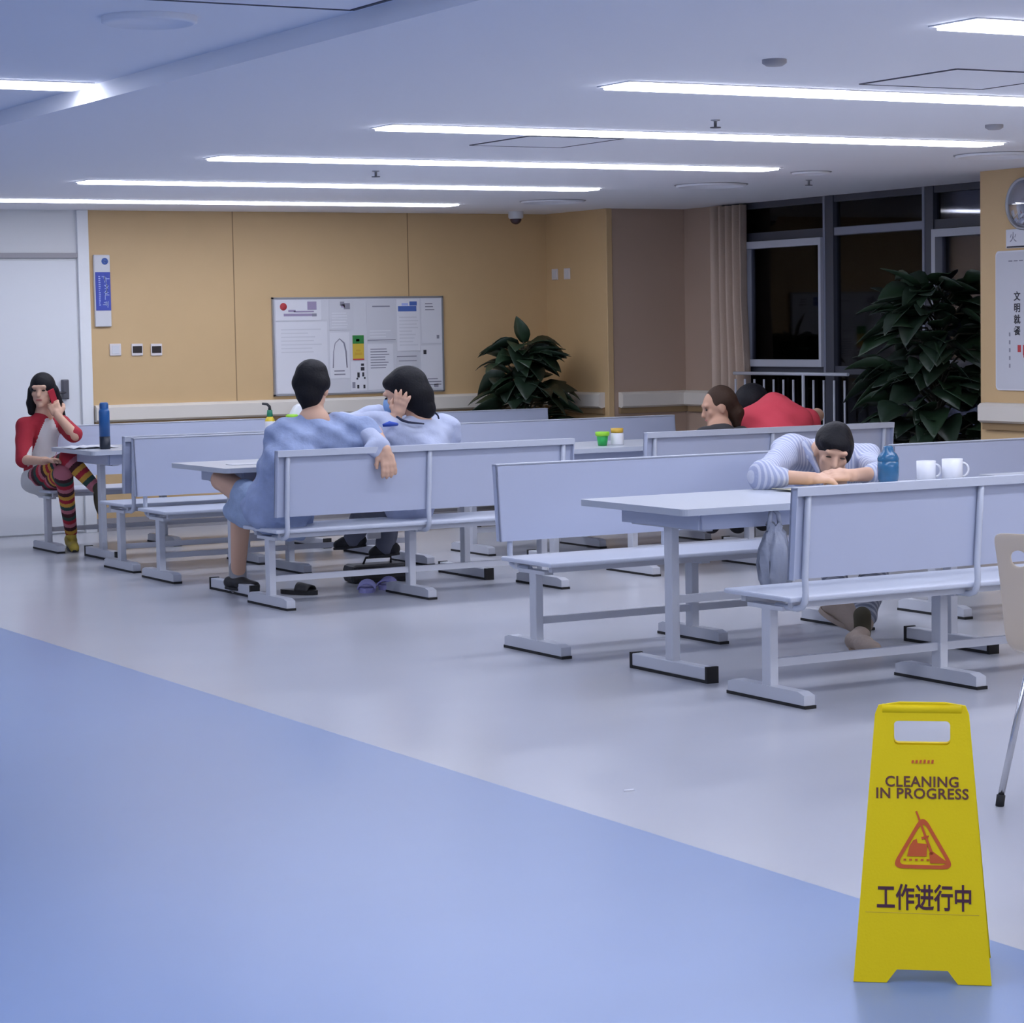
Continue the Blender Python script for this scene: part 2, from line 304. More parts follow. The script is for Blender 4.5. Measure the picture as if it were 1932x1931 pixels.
diffuser(9.48, 11.0, .24, 'round air vent in the ceiling near the wall with the notices'); diffuser(9.45, 13.9, .24, 'round air vent in the ceiling near the window'); diffuser(9.33, 12.6, .12, 'small round vent in the ceiling between two larger ones'); diffuser(9.4, 15.95, .24, 'round air vent in the ceiling near the surveillance dome')
t = thing('ceiling_speaker', 'round speaker cover in the raised corridor ceiling', 'speaker', (2.93, 7.53, ZC2)); m = MB(); m.lathe([(.155, 0), (.155, -.018), (.14, -.024), (.13, -.012), (0, -.012)], n=40); m.build('cover', 'ceiling', t)
def sprinkler(x, y, label):
    t = thing('sprinkler', label, 'sprinkler', (x, y, ZC), 0, 'sprinklers'); m = MB(); m.lathe([(.022, 0), (.022, -.004), (.008, -.007), (.007, -.034), (.0, -.034)], n=14); m.build('stem', 'alum', t); m = MB(); m.lathe([(0, -.034), (.026, -.034), (.026, -.038), (0, -.038)], n=14); m.build('deflector', 'bolt', t)
sprinkler(6.52, 9.55, 'small sprinkler head between the fourth and fifth strip lights'); sprinkler(6.55, 13.2, 'small sprinkler head between the second and third strip lights'); sprinkler(9.83, 13.3, 'small sprinkler head near the window side')
def detector(x, y, label):
    t = thing('smoke_detector', label, 'detector', (x, y, ZC), 0, 'ceiling detectors'); m = MB(); m.lathe([(.045, 0), (.045, -.014), (.03, -.024), (0, -.026)], n=20); m.build('cap', 'base', t)
detector(8.04, 9.35, 'grey smoke detector on the ceiling past the end of a strip light'); detector(5.26, 7.32, 'grey smoke detector on the ceiling before the visible light ends')
t = thing('surveillance_dome', 'white surveillance dome with dark lens hanging under the ceiling by the pillar', 'security camera', (9.93, 17.45, ZC)); m = MB(); m.lathe([(.062, 0), (.062, -.05), (.05, -.06), (0, -.06)]); m.build('mount', 'dome_white', t); m = MB(); m.lathe([(.048, -.058), (.046, -.075), (.034, -.094), (.015, -.104), (0, -.106)]); m.build('lens_dome', 'dome_dark', t)

# ------------------------------------------------------------------ benches and tables
BY = .235
def bench_proto():
    t = thing('bench', 'x', 'bench', (0, 0, 0), 0, 'metal benches with backrests'); hl = .865
    m = MB(); m.box((-.925, -.235, .417), (.925, .225, .438), 0, .007)
    m.build('seat', 'bench_edge', t)
    m = MB()
    for y in (-.16, .16): m.box((-.88, y-.015, .388), (.88, y+.015, .417))
    m.build('seat_frame', 'steel', t)
    # backrest: a sheet leaning back, folded lips round its rear
    def yb(z): return .222+(z-.5)*.085
    m = MB(); L = .93; th = .012; z0, z1 = .507, .866
    def slab(xa, xb, za, zb, d0, d1, mi=0):
        m.prism([(xa, yb(za)+d0, za), (xa, yb(za)+d1, za), (xa, yb(zb)+d1, zb), (xa, yb(zb)+d0, zb)], (xb-xa, 0, 0), mi)
    slab(-L, L, z0, z1, -th, 0); slab(-L, L, z1-.006, z1+.004, -th, .034, 1); slab(-L, L, z1-.030, z1-.006, .028, .034, 1)
    for x0_, x1_ in ((-L, -L+.006), (L-.006, L)): slab(x0_, x1_, z0, z1, -th, .030)
    bk = m.build('backrest', ['bench', 'bench_edge'], t)
    m = MB()
    for x in (-.7, -.55, -.2, .2, .55, .7): m.lathe([(0, .003), (.006, .003), (.007, 0)], mx=frame_mx((x, yb(.85)+.034, .85), (1, 0, 0), (0, 0, -1)) @ Matrix.Rotation(PI, 4, 'X'), n=8)
    m.build('bolts', 'bolt', bk)
    for x in (-hl, 0, hl):
        m = MB(); m.tube([(x, yb(.855)+.015, .855), (x, yb(.7)+.015, .7), (x, yb(.52)+.015, .52), (x, .243, .455), (x, .238, .42), (x, .222, .398), (x, .19, .388), (x, .05, .388)], .0135); m.build('back_tube', 'bench_edge', t)
        m = MB(); m.box((x-.02, -.03, .06), (x+.02, .03, .39), 0, .004); m.box((x-.024, -.12, .372), (x+.024, .12, .389))
        lg = m.build('leg', 'steel', t)
        m = MB(); m.prism([(x-.026, -.262, .012), (x-.026, .262, .012), (x-.026, .262, .052), (x-.026, .22, .064), (x-.026, -.22, .064), (x-.026, -.262, .052)], (.052, 0, 0)); m.build('foot', 'steel', lg)
        m = MB(); m.box((x-.027, -.27, 0), (x+.027, .27, .013)); m.build('foot_pad', 'rubber', lg)
    m = MB(); m.box((-hl, -.012, .135), (hl, .012, .168)); m.build('stretcher', 'steel', t)
    return t
def table_proto():
    t = thing('dining_table', 'x', 'table', (0, 0, 0), 0, 'long metal dining tables'); L, Wd = .975, .42
    m = MB(); m.prism([(a, b_, .722) for a, b_ in rrect(-L, -Wd, L, Wd, .03)], (0, 0, .028)); m.build('tabletop', 'top', t)
    m = MB()
    for s in (-1, 1): m.box((-L+.16, s*.30-.012, .65), (L-.16, s*.30+.012, .722)); m.box((s*(L-.16)-.012, -.30, .65), (s*(L-.16)+.012, .30, .722))
    m.build('apron', 'bench', t)
    for x in (-.765, .765):
        m = MB(); m.box((x-.02, -.03, .06), (x+.02, .03, .66), 0, .004); m.box((x-.024, -.28, .64), (x+.024, .28, .665)); lg = m.build('leg', 'steel', t)
        m = MB(); m.box((x-.026, -.29, .012), (x+.026, .29, .066), 0, .004); m.build('foot', 'steel', lg)
        m = MB(); m.box((x-.027, -.295, 0), (x+.027, .295, .013)); m.box((x-.029, -.305, 0), (x+.029, -.288, .07)); m.box((x-.029, .288, 0), (x+.029, .305, .07)); m.build('foot_cap', 'rubber', lg)
    m = MB(); m.box((-.765, -.012, .31), (.765, .012, .345)); m.build('stretcher', 'steel', t)
    return t
BP = bench_proto(); TP = table_proto()
# (x, y, backrest towards the camera side?, label); rows go back from the camera
BENCHES = [
    (6.50, 7.91, 1, 'pale blue metal bench seen from behind, standing in front of the sleeping student'),
    (6.47, 9.72, 0, 'pale blue metal bench on which the student in striped pyjamas sits'),
    (6.26, 12.28, 1, 'pale blue metal bench with two people in blue gowns leaning on it'),
    (6.30, 14.03, 0, 'empty pale blue bench facing the table of the two people in gowns'),
    (6.34, 14.82, 1, 'pale blue bench back to back with the empty bench behind the gowned man'),
    (6.42, 16.50, 0, 'pale blue bench along the yellow wall with the woman in striped leggings'),
    (8.86, 9.77, 0, 'pale blue bench behind the two white mugs'),
    (8.79, 12.55, 1, 'pale blue bench with the back of the person in red above it'),
    (8.66, 14.36, 0, 'empty pale blue bench behind the green cup and the jar'),
    (8.87, 16.52, 0, 'pale blue bench in front of the leafy plant by the wall'),
]
for i, (x, y, flip, lab) in enumerate(BENCHES):
    rz = PI if flip else 0.
    if i == 0: BP.location = (x, y, 0); BP.rotation_euler = (0, 0, rz); BP['label'] = lab
    else: dup(BP, (x, y, 0), rz, lab)
TABLES = [
    (6.48, 8.74, 'pale metal dining table on which the student sleeps'), (6.27, 13.06, 'pale metal dining table in front of the man in the blue gown'),
    (6.42, 15.66, 'pale metal dining table with the tall blue flask at its end'), (8.83, 8.85, 'pale metal dining table cut by the picture edge beside the mugs'),
    (8.62, 13.38, 'pale metal dining table with the green cup and the jar'),
]
for i, (x, y, lab) in enumerate(TABLES):
    if i == 0: TP.location = (x, y, 0); TP['label'] = lab
    else: dup(TP, (x, y, 0), 0., lab)

# ------------------------------------------------------------------ notices, plates and fittings on the walls
XM = Matrix(((1, 0, 0, 0), (0, 0, -1, YB), (0, 1, 0, 0), (0, 0, 0, 1)))          # x, z of the back wall as the plane, facing the benches
def wallbox(name, x0, z0, x1, z1, d0, d1, m, parent=None):
    q = MB(); q.box((x0, YB-d1, z0), (x1, YB-d0, z1), 0, min(.004, (d1-d0)*.3)); return q.build(name, m, parent)
nb = thing('notice_board', 'large white notice board with aluminium edge on the yellow wall', 'notice board', (8.67, YB, 1.39))
def inb(o): o.parent = nb; o.matrix_parent_inverse = Matrix.Translation((-8.67, -YB, -1.39)); return o
inb(wallbox('board_panel', 7.915, 1.012, 9.43, 1.775, .0, .018, 'board'))
q = MB()
for a, b in (((7.905, 1.0), (9.44, 1.013)), ((7.905, 1.774), (9.44, 1.787)), ((7.905, 1.0), (7.918, 1.787)), ((9.427, 1.0), (9.44, 1.787))): q.box((a[0], YB-.024, a[1]), (b[0], YB, b[1]))
inb(q.build('board_frame', 'alum'))
def note(x0, z0, x1, z1, label, m='paper', marks=()):
    """a sheet pinned to the board; marks: (u0, v0, u1, v1, material) in parts of the sheet"""
    t = thing('notice', label, 'paper notice', ((x0+x1)/2, YB-.02, (z0+z1)/2), 0, 'papers on the notice board'); a, c_ = (x1-x0)/2, (z1-z0)/2
    q = MB(); q.box((-a, -.002, -c_), (a, 0, c_)); q.build('sheet', m, t)
    if marks:
        ms = []; q = MB()
        for u0, v0, u1, v1, mm in marks:
            if mm not in ms: ms.append(mm)
            q.box((-a+2*a*u0, -.0035, -c_+2*c_*v0), (-a+2*a*u1, -.0015, -c_+2*c_*v1), ms.index(mm))
        q.build('lettering', ms, t)
    return t
def lines(u0, u1, v0, v1, n, m='ink_grey', h=.35):
    out = []; rr = random.Random(n*7+int(u0*50))
    for i in range(n):
        v = v1-(v1-v0)*(i+.5)/n; out.append((u0, v-h*(v1-v0)/n/2, u0+(u1-u0)*(.6+.4*rr.random()), v+h*(v1-v0)/n/2, m))
    return out
t = note(7.93, 1.60, 8.33, 1.765, 'wide white header sheet with a red dot and lilac lettering on the board', 'paper', [(.28, .42, .44, .52, 'ink_lilac'), (.40, .40, .84, .47, 'ink_lilac'), (.70, .52, .90, .92, 'ink_lilac'), (.18, .22, .80, .34, 'ink_lilac'), (.80, .2, .9, .34, 'ink_grey')])
q = MB(); q.lathe([(0, 0), (.030, 0), (.030, .003), (0, .003)], mx=frame_mx((-.13, -.002, .03), (1, 0, 0), (0, 0, 1)), n=20); q.build('red_dot', 'ink_red', t)
note(7.93, 1.02, 8.38, 1.59, 'large blank white sheet on the board, partly behind the man', 'paper', lines(.1, .9, .55, .92, 7, 'paper_grey', .3))
t = note(8.40, 1.13, 8.575, 1.50, 'sheet on the board with an arch shaped outline drawing', 'paper', lines(.2, .8, .05, .2, 2))
q = MB(); q.tube([(-.062, -.004, -.10), (-.055, -.004, .03), (-.04, -.004, .10), (0, -.004, .135), (.04, -.004, .10), (.055, -.004, .03), (.062, -.004, -.10)], [.004, .003, .003, .004, .006, .006, .004], n=6); q.build('outline_drawing', 'ink_grey', t)
note(8.40, 1.52, 8.62, 1.765, 'sheet on the top row of the board with a small grey drawing', 'paper_grey', lines(.1, .9, .05, .6, 6, 'paper')+[(.45, .8, .62, .93, 'ink_grey'), (.6, .68, .85, .88, 'ink_grey'), (.5, .74, .64, .84, 'ink_lilac')])
note(8.605, 1.275, 8.705, 1.475, 'small green and yellow flyer on the board', 'flyer_yellow', [(0, .66, 1, 1, 'flyer_green'), (.3, .75, .6, .85, 'lime'), (0, 0, 1, .05, 'ink_red'), (.2, .2, .8, .3, 'jar_lid'), (.3, .35, .7, .42, 'jar_lid')])
t = note(8.58, 1.025, 8.725, 1.265, 'sheet on the board with six small dark silhouettes', 'paper', [(.64, .68, .86, .80, 'ink'), (.66, .84, .84, .92, 'ink'), (.42, .45, .56, .62, 'ink'), (.36, .38, .46, .44, 'ink'), (.72, .48, .84, .62, 'ink'), (.82, .40, .92, .46, 'ink'), (.40, .08, .52, .20, 'ink'), (.78, .08, .90, .20, 'ink'), (.1, .1, .28, .3, 'ink_grey')])
note(8.735, 1.42, 9.0, 1.755, 'tall grey sheet with a creased corner in the middle of the board', 'paper_grey', lines(.1, .9, .08, .3, 3, 'paper')+[(.02, .03, .98, .05, 'ink_grey'), (.2, .84, .8, .87, 'ink_grey')])
note(8.74, 1.03, 8.97, 1.40, 'pale sheet under the creased grey sheet on the board', 'paper', lines(.1, .9, .45, .92, 8))
note(9.01, 1.34, 9.22, 1.765, 'sheet with a blue heading block on the board', 'paper', [(.06, .76, .86, .86, 'ink_blue'), (.22, .87, .5, .92, 'sign_pale'), (.56, .87, .88, .95, 'ink_blue')]+lines(.1, .95, .08, .68, 9, 'paper_grey'))
note(9.0, 1.03, 9.2, 1.32, 'sheet with two ruled lines below the blue heading sheet', 'paper_grey', [(.02, .90, .92, .93, 'ink_grey'), (.1, .78, .92, .80, 'ink_grey')]+lines(.1, .9, .1, .7, 6, 'paper'))
note(9.235, 1.40, 9.42, 1.765, 'narrow sheet in the upper corner of the board by the plant', 'paper', lines(.2, .8, .72, .92, 3)+[(.75, .1, .88, .18, 'ink_grey')])
note(9.225, 1.03, 9.42, 1.38, 'narrow sheet in the lower corner of the board by the plant', 'paper', lines(.3, .95, .05, .25, 3)+[(.12, .8, .26, .9, 'ink'), (.6, .02, .8, .1, 'ink_grey')])
# direction plate beside the door
t = thing('wall_sign', 'tall white and blue plate with pale vertical lettering beside the door', 'sign', (6.492, YB, 1.85))
q = MB(); q.box((-.066, -.03, -.275), (.066, 0, .275), 0, .008); q.build('plate', 'dome_white', t)
q = MB(); q.box((-.058, -.033, -.15), (.062, -.028, .142)); pn = q.build('blue_panel', 'sign_blue', t)
q = MB(); rr = random.Random(3)
for k in range(4):
    z = .093-k*.062
    for s in range(6):
        x, y = rr.uniform(.006, .04), z+rr.uniform(-.022, .022)
        if s % 2: q.box((x-.014, -.0355, y-.003), (x+.014, -.032, y+.003))
        else: q.box((x-.003, -.0355, y-.018), (x+.003, -.032, y+.018))
for k in range(15): q.box((-.034, -.0355, .105-k*.0155), (-.034+rr.uniform(.008, .016), -.032, .113-k*.0155))
q.build('lettering', 'sign_pale', pn)
q = MB(); q.lathe([(.026, 0), (.026, .003), (.010, .003), (.010, 0)], mx=frame_mx((.022, -.03, .225), (1, 0, 0), (0, 0, 1)), n=20); q.lathe([(0, 0), (.008, 0), (.008, .003), (0, .003)], mx=frame_mx((.022, -.03, .225), (1, 0, 0), (0, 0, 1)), n=12); q.build('emblem', 'ink_blue', t)
def socket(x, z, kind, label, wall='back'):
    t = thing('wall_socket', label, 'wall socket', (x, YB, z) if wall == 'back' else (XR-.004, x, z), 0 if wall == 'back' else -PI/2, 'plates on the yellow wall')
    q = MB(); q.box((-.046, -.012, -.046), (.046, 0, .046), 0, .004); q.build('cover', 'socket_white', t)
    if kind == 'black': q = MB(); q.box((-.038, -.015, -.026), (.038, -.010, .028), 0, .002); q.build('insert', 'socket_black', t)
    elif kind == 'rocker': q = MB(); q.box((-.03, -.015, -.032), (.03, -.010, .032), 0, .002); q.build('rocker', 'dome_white', t)
socket(6.588, 1.398, 'rocker', 'plain white switch plate below the blue sign'); socket(6.765, 1.395, 'black', 'white plate with black insert between a plain plate and another black one'); socket(6.923, 1.392, 'black', 'white plate with black insert farthest from the door')
socket(17.70, 1.955, 'rocker', 'small pale plate high on the pillar, on the notice board side', 'p'); socket(17.50, 1.955, 'rocker', 'small pale plate high on the pillar, on the window side', 'p')

# ------------------------------------------------------------------ things on the wall beside the window
RX = Matrix(((0, 0, -1, XR), (-1, 0, 0, 0), (0, 1, 0, 0), (0, 0, 0, 1)))            # right wall: x runs towards the camera
t = thing('wall_clock', 'round glass fronted clock reflecting the ceiling lights, high on the wall by the window', 'clock', (XR, 11.85, 2.235))
q = MB(); q.lathe([(.165, 0), (.165, .03), (.15, .035), (.148, .024), (0, .024)], mx=frame_mx((0, 0, 0), (0, -1, 0), (0, 0, 1)), n=40); q.build('rim', 'alum', t)
q = MB(); q.lathe([(0, .062), (.05, .058), (.095, .048), (.125, .038), (.147, .025), (0, .025)], mx=frame_mx((0, 0, 0), (0, -1, 0), (0, 0, 1)), n=40); q.build('glass_face', 'clock_face', t)
t = thing('small_notice', 'small white plate with a dark lower edge under the round clock', 'sign', (XR, 11.86, 2.02)); q = MB(); q.box((-.012, -.17, -.06), (0, .17, .06), 0, .003); q.build('plate', 'paper', t); q = MB(); q.box((-.0135, -.16, -.057), (-.011, .16, -.048)); q.build('dark_edge', 'ink', t)
TM = Matrix(((0, 0, -1, 0), (-1, 0, 0, 0), (0, 1, 0, 0), (0, 0, 0, 1)))
text('lettering', '火', .07, Matrix.Translation((-.0125, .10, .005)) @ TM, 'ink_grey', t)
t = thing('wall_poster', 'tall pale poster with columns of dark characters on the wall by the window', 'poster', (XR, 11.70, 1.50)); q = MB(); q.prism([(-.012, a, b) for a, b in rrect(-.43, -.445, .43, .445, .03)], (.012, 0, 0)); q.build('sheet', 'paper', t)
q = MB(); q.prism([(-.015, a, b) for a, b in rrect(-.42, -.435, .42, .435, .03)], (.002, 0, 0)); q.build('field', 'paper_grey', t)
for i, ch in enumerate('文明就餐'): text('lettering', ch, .062, Matrix.Translation((-.016, .22, .15-i*.073)) @ TM, 'ink', t, bold=.0012)
for i, ch in enumerate('文明就餐'): text('lettering', ch, .062, Matrix.Translation((-.016, .12, .19-i*.073)) @ TM, 'ink', t, bold=.0012)
q = MB()
for k in range(5): q.box((-.0165, .285, -.10-k*.05), (-.0145, .297, -.075-k*.05))
for k in range(7): q.box((-.0165, .30-k*.05, .375), (-.0145, .265-k*.05, .382))
q.build('fine_print', 'ink_grey', t)
q = MB()
for k in range(3): q.box((-.0165, .215-k*.05, -.20-.02*(k % 2)), (-.0145, .185-k*.05, -.155)); q.box((-.0165, .16-k*.03, -.235), (-.0145, .145-k*.03, -.215))
q.build('red_mark', 'ink_red', t)

# ------------------------------------------------------------------ cleaning sign
def cleaning_sign():
    uv = Vector((.765, -.643, 0)).normalized(); aw = Vector((.643, .765, 0)).normalized()
    t = thing('floor_sign', 'yellow folding cleaning sign standing on the floor', 'cleaning sign', (3.468, 4.287, 0), math.atan2(uv.y, uv.x))
    lean = .125; H = .622; L = math.hypot(H, lean)
    def half(front):
        s = 1 if front else -1
        up = Vector((0, lean*s, H)).normalized(); off = Vector((0, 0 if front else 2*lean, 0))
        return frame_mx(off, (1, 0, 0) if front else (-1, 0, 0), up)
    b0, b1 = .155, .103
    out = [(-b0, 0), (-b0+.075, 0), (-b0+.098, .03), (b0-.098, .03), (b0-.075, 0), (b0, 0), (b1+.004, L-.025), (b1-.004, L-.004), (b1*.5, L+.004), (-b1*.5, L+.004), (-b1+.004, L-.004), (-b1-.004, L-.025)]
    hole = rrect(-.064, L-.094, .064, L-.039, .010)
    fr = plate('front_panel', [out, hole], .010, half(True), 'sign_yellow', t); bk = plate('rear_panel', [out, hole], .010, half(False), 'sign_yellow', t)
    q = MB(); q.tube([(-.09, lean, H-.012), (.09, lean, H-.012)], .012); q.build('hinge', 'sign_yellow', t)
    m = half(True)
    def at(u, v): return m @ Matrix.Translation((u, v, .0058))
    text('english_lettering', 'CLEANING', .0335, at(0, .455), 'sign_brown', fr, sx=.98, spacing=1.06, bold=.0007); text('english_lettering', 'IN PROGRESS', .0335, at(0, .428), 'sign_brown', fr, sx=1.0, spacing=1.06, bold=.0007)
    text('chinese_lettering', '工作进行中', .062, at(.005, .189), 'sign_plum', fr, sx=.70, bold=.0013)
    # warning triangle with mop and bucket
    def tri(s, r):
        P = [(-s, 0), (s, 0), (0, s*1.72)]; o = []
        for i in range(3):
            p = Vector(P[i]); a = (Vector(P[i-1])-p).normalized(); c_ = (Vector(P[(i+1) % 3])-p).normalized()
            A, B = p+a*r*1.7, p+c_*r*1.7
            for k in range(7):
                u = k/6; o.append(tuple(A*(1-u)**2+p*2*u*(1-u)+B*u*u))
        return o
    mt = m @ Matrix.Translation((.002, .2585, .0062))
    plate('warning_triangle', [[(a, b+.0) for a, b in tri(.073, .017)], [(a, b+.0085) for a, b in tri(.0585, .012)]], .0012, mt, 'sign_orange', fr)
    q = MB(); 
    def fp(pts): q.prism([mt @ Vector((a, b, .0)) for a, b in pts], (mt.to_3x3() @ Vector((0, 0, .0012))))
    fp([(-.036, .028), (.008, .028), (.010, .056), (-.012, .058), (-.014, .068), (-.022, .064), (-.030, .052)]); fp([(-.017, .130), (-.013, .131), (.024, .034), (.018, .030)]); fp([(.014, .036), (.022, .040), (.052, .018), (.052, .013), (.016, .013)]); fp([(-.004, .072), (.014, .076), (.013, .072), (-.002, .066)])
    for k in range(5): fp([(-.044+k*.013, .018), (-.038+k*.013, .018), (-.038+k*.013, .022), (-.044+k*.013, .022)])
    q.build('bucket_and_mop_symbol', 'sign_orange', fr)
    q = MB(); rr = random.Random(5)
    for k in range(6): a = -.024+k*.009; h = rr.uniform(.004, .009); q.prism([m @ Vector((x, y, .0055)) for x, y in ((a, .498), (a+.005, .498), (a+.006, .498+h), (a+.001, .498+h))], m.to_3x3() @ Vector((0, 0, .001)))
    q.build('small_red_print', 'sign_orange', fr)
    q = MB(); a, c_ = m @ Vector((-.128, .158, .0048)), m @ Vector((.128, .156, .0048)); q.tube([a, c_], .0008, n=5); q.build('mould_line', 'jar_lid', fr)
cleaning_sign()

# ------------------------------------------------------------------ cafe chair at the picture edge
CHR = -YAW-math.radians(27); CHP = tuple(Vector((4.965, 5.755, 0))-Matrix.Rotation(CHR, 3, 'Z') @ Vector((-.235, -.21, 0)))
t = thing('cafe_chair', 'cream shell chair on thin metal legs at the picture edge beside the cleaning sign', 'chair', CHP, CHR)
m = MB(); prof = [(.215, .455), (.10, .435), (-.08, .44), (-.155, .475), (-.19, .56), (-.207, .68), (-.217, .745), (-.226, .795), (-.237, .85)]; wd = [.20, .215, .22, .235, .240, .246, .251, .256, .262]; nx = 10; g = []
for (y, z), hw in zip(prof, wd): g.append([m.bm.verts.new((hw*(2*i/nx-1), y+.03*(abs(2*i/nx-1)**2)*(1 if z > .5 else 0), z+.02*abs(2*i/nx-1)**2*(1 if z < .5 else 0))) for i in range(nx+1)])
for j in range(len(g)-1):
    for i in range(nx):
        if j == 6 and i in (1, 8): continue
        f = m.bm.faces.new((g[j][i], g[j][i+1], g[j+1][i+1], g[j+1][i])); f.smooth = True
o = m.build('shell', 'cream', t); s = o.modifiers.new('s', 'SOLIDIFY'); s.thickness = .012; s = o.modifiers.new('b', 'SUBSURF'); s.levels = 2; s.render_levels = 2
for sx, sy in ((-1, -1), (1, -1), (-1, 1), (1, 1)):
    m = MB(); m.tube([(sx*.13, sy*.10, .42), (sx*.17, sy*.14+.0, .40), (sx*.235, sy*.21, .02)], .0105); lg = m.build('leg', 'chrome', t); m = MB(); m.tube([(sx*.2325, sy*.2073, .035), (sx*.236, sy*.211, .0)], .0135); m.build('foot_cap', 'rubber', lg)

# ------------------------------------------------------------------ things on tables and floor
def on(name, label, cat, x, y, z=.75, rz=0., group=None): return thing(name, label, cat, (x, y, z), rz, group)
t = on('flask', 'tall blue flask with dark base on the table end beside the woman in red', 'flask', 5.63, 15.50); m = MB(); m.lathe([(0, .085), (.036, .085), (.036, .25), (.030, .27), (0, .27)]); m.build('body', 'flask', t); m = MB(); m.lathe([(.034, 0), (.036, .004), (.036, .085), (0, .085)] + [(0, 0)]); m.build('base', 'flask_dark', t); m = MB(); m.lathe([(.030, .268), (.030, .30), (.024, .312), (0, .312)]); m.build('cap', 'flask', t)
t = on('paper_sheets', 'rumpled white paper under the elbow of the woman in red', 'paper', 5.60, 15.72); m = MB(); m.bm.verts.ensure_lookup_table()
n = 8; gv = [[m.bm.verts.new((.16*(i/n-.5)*2, .13*(j/n-.5)*2, .004+.014*abs(math.sin(i*1.3+j*.7))*(1 if 0 < i < n else .4))) for j in range(n+1)] for i in range(n+1)]
for i in range(n):
    for j in range(n): m.bm.faces.new((gv[i][j], gv[i+1][j], gv[i+1][j+1], gv[i][j+1])).smooth = True
o = m.build('sheet', 'paper', t); o.modifiers.new('s', 'SOLIDIFY').thickness = .002
t = on('detergent_bottle', 'yellow bottle with green cap and dark spout on the table behind the gowned man', 'bottle', 6.93, 15.72); m = MB(); m.lathe([(0, 0), (.034, 0), (.036, .01), (.036, .13), (.030, .155), (.014, .175), (0, .175)]); m.build('body', 'juice', t); m = MB(); m.lathe([(.017, .168), (.022, .172), (.018, .215), (0, .22)]); m.build('cap', 'cap_green', t); m = MB(); m.tube([(0, 0, .215), (0, 0, .24), (-.02, 0, .258), (-.055, 0, .262)], [.012, .010, .010, .008]); m.build('spout', 'black_plastic', t); m = MB(); m.lathe([(.0365, .08), (.0372, .082), (.0372, .135), (.0365, .137)], n=24); m.build('label_band', 'paper', t)
t = on('plastic_jar', 'clear jar with a lime green lid on the table behind the gowned man', 'jar', 7.20, 15.78, .75); mx = Matrix.Rotation(.0, 4, 'Y'); m = MB(); m.lathe([(0, 0), (.10, 0), (.105, .02), (.10, .16), (.055, .235), (.03, .25), (0, .25)]); m.build('body', 'clear', t); m = MB(); m.lathe([(.0, .15), (.044, .15), (.044, .172), (.036, .18), (0, .18)], mx=Matrix.Translation((-.10, -.06, 0))); m.build('lid', 'lime', t)
t = on('green_cup', 'small green cup with lime rim beside the white jar', 'cup', 8.13, 13.22); m = MB(); m.lathe([(0, 0), (.028, 0), (.040, .075), (.037, .075), (.026, .006), (0, .006)]); m.build('body', 'cup_green', t); m = MB(); m.lathe([(.040, .062), (.045, .066), (.046, .088), (.040, .090), (0, .086)]); m.build('lid', 'lime', t)
t = on('white_jar', 'white jar with ochre lid beside the green cup', 'jar', 8.24, 13.22); m = MB(); m.lathe([(0, 0), (.040, 0), (.042, .01), (.042, .072), (.034, .082), (0, .082)]); m.build('body', 'jar_white', t); m = MB(); m.lathe([(.038, .080), (.040, .082), (.040, .108), (0, .110)]); m.build('lid', 'jar_lid', t)
t = on('tissue_pack', 'flat white packet on the table in front of the brown haired person', 'packet', 8.62, 13.30); m = MB(); m.box((-.055, -.04, 0), (.055, .04, .035), 0, .008); m.build('packet', 'paper', t)
def mug(x, y, label, s=1., rz=0.):
    t = on('mug', label, 'mug', x, y, .75, rz, 'white mugs'); m = MB(); m.lathe([(0, 0), (.040*s, 0), (.044*s, .006), (.0455*s, .098*s), (.0425*s, .098*s), (.041*s, .008), (0, .008)]); m.build('body', 'mug', t)
    m = MB(); m.tube([(.043*s+.028*s*math.sin(a*PI/8), 0, .05*s+.030*s*math.cos(a*PI/8)) for a in range(9)], .006, n=8); m.build('handle', 'mug', t)
mug(7.335, 9.02, 'white mug closest to the sleeping student', 1.0, -.4); mug(7.435, 8.95, 'larger white mug behind the bench, farther from the student', 1.08, -.5)
t = on('shaker_bottle', 'squat blue bottle with a domed lid beside the student face', 'bottle', 7.0, 8.88, .764); m = MB(); m.lathe([(0, 0), (.040, 0), (.048, .02), (.050, .07), (.048, .105), (.0, .105)]); m.build('body', 'bottle_blue', t); m = MB(); m.lathe([(.049, .104), (.050, .115), (.040, .135), (.026, .145), (.022, .165), (.018, .172), (0, .172)]); m.build('lid', 'bottle_blue', t)
t = on('tissue_box', 'small blue grey box on the table beyond the masked person', 'box', 6.78, 13.22, .75, .2); m = MB(); m.box((-.042, -.03, 0), (.042, .03, .105), 0, .006); m.build('body', 'bench', t); m = MB(); m.box((-.032, -.012, .1045), (.032, .012, .107)); m.build('slot', 'base', t)
t = on('newspaper', 'open pale newspaper under the arms of the sleeping student', 'newspaper', 6.93, 8.86, .7512)
m = MB(); n = 14; gv = [[m.bm.verts.new((-.50+.80*i/n, -.20+.34*j/4, .003+.010*math.sin(i*.9+j*.5)**2)) for j in range(5)] for i in range(n+1)]
for i in range(n):
    for j in range(4): f = m.bm.faces.new((gv[i][j], gv[i+1][j], gv[i+1][j+1], gv[i][j+1])); f.smooth = True; f.material_index = 1 if i < 7 else 0
o = m.build('sheet', ['paper', 'paper_warm'], t); o.modifiers.new('s', 'SOLIDIFY').thickness = .003
t = on('paper_slip', 'thin paper slip lying on the table in front of the man in the blue gown', 'paper', 5.62, 12.98, .7508); m = MB(); m.box((-.16, -.05, 0), (.10, .05, .003)); m.build('sheet', 'paper', t)
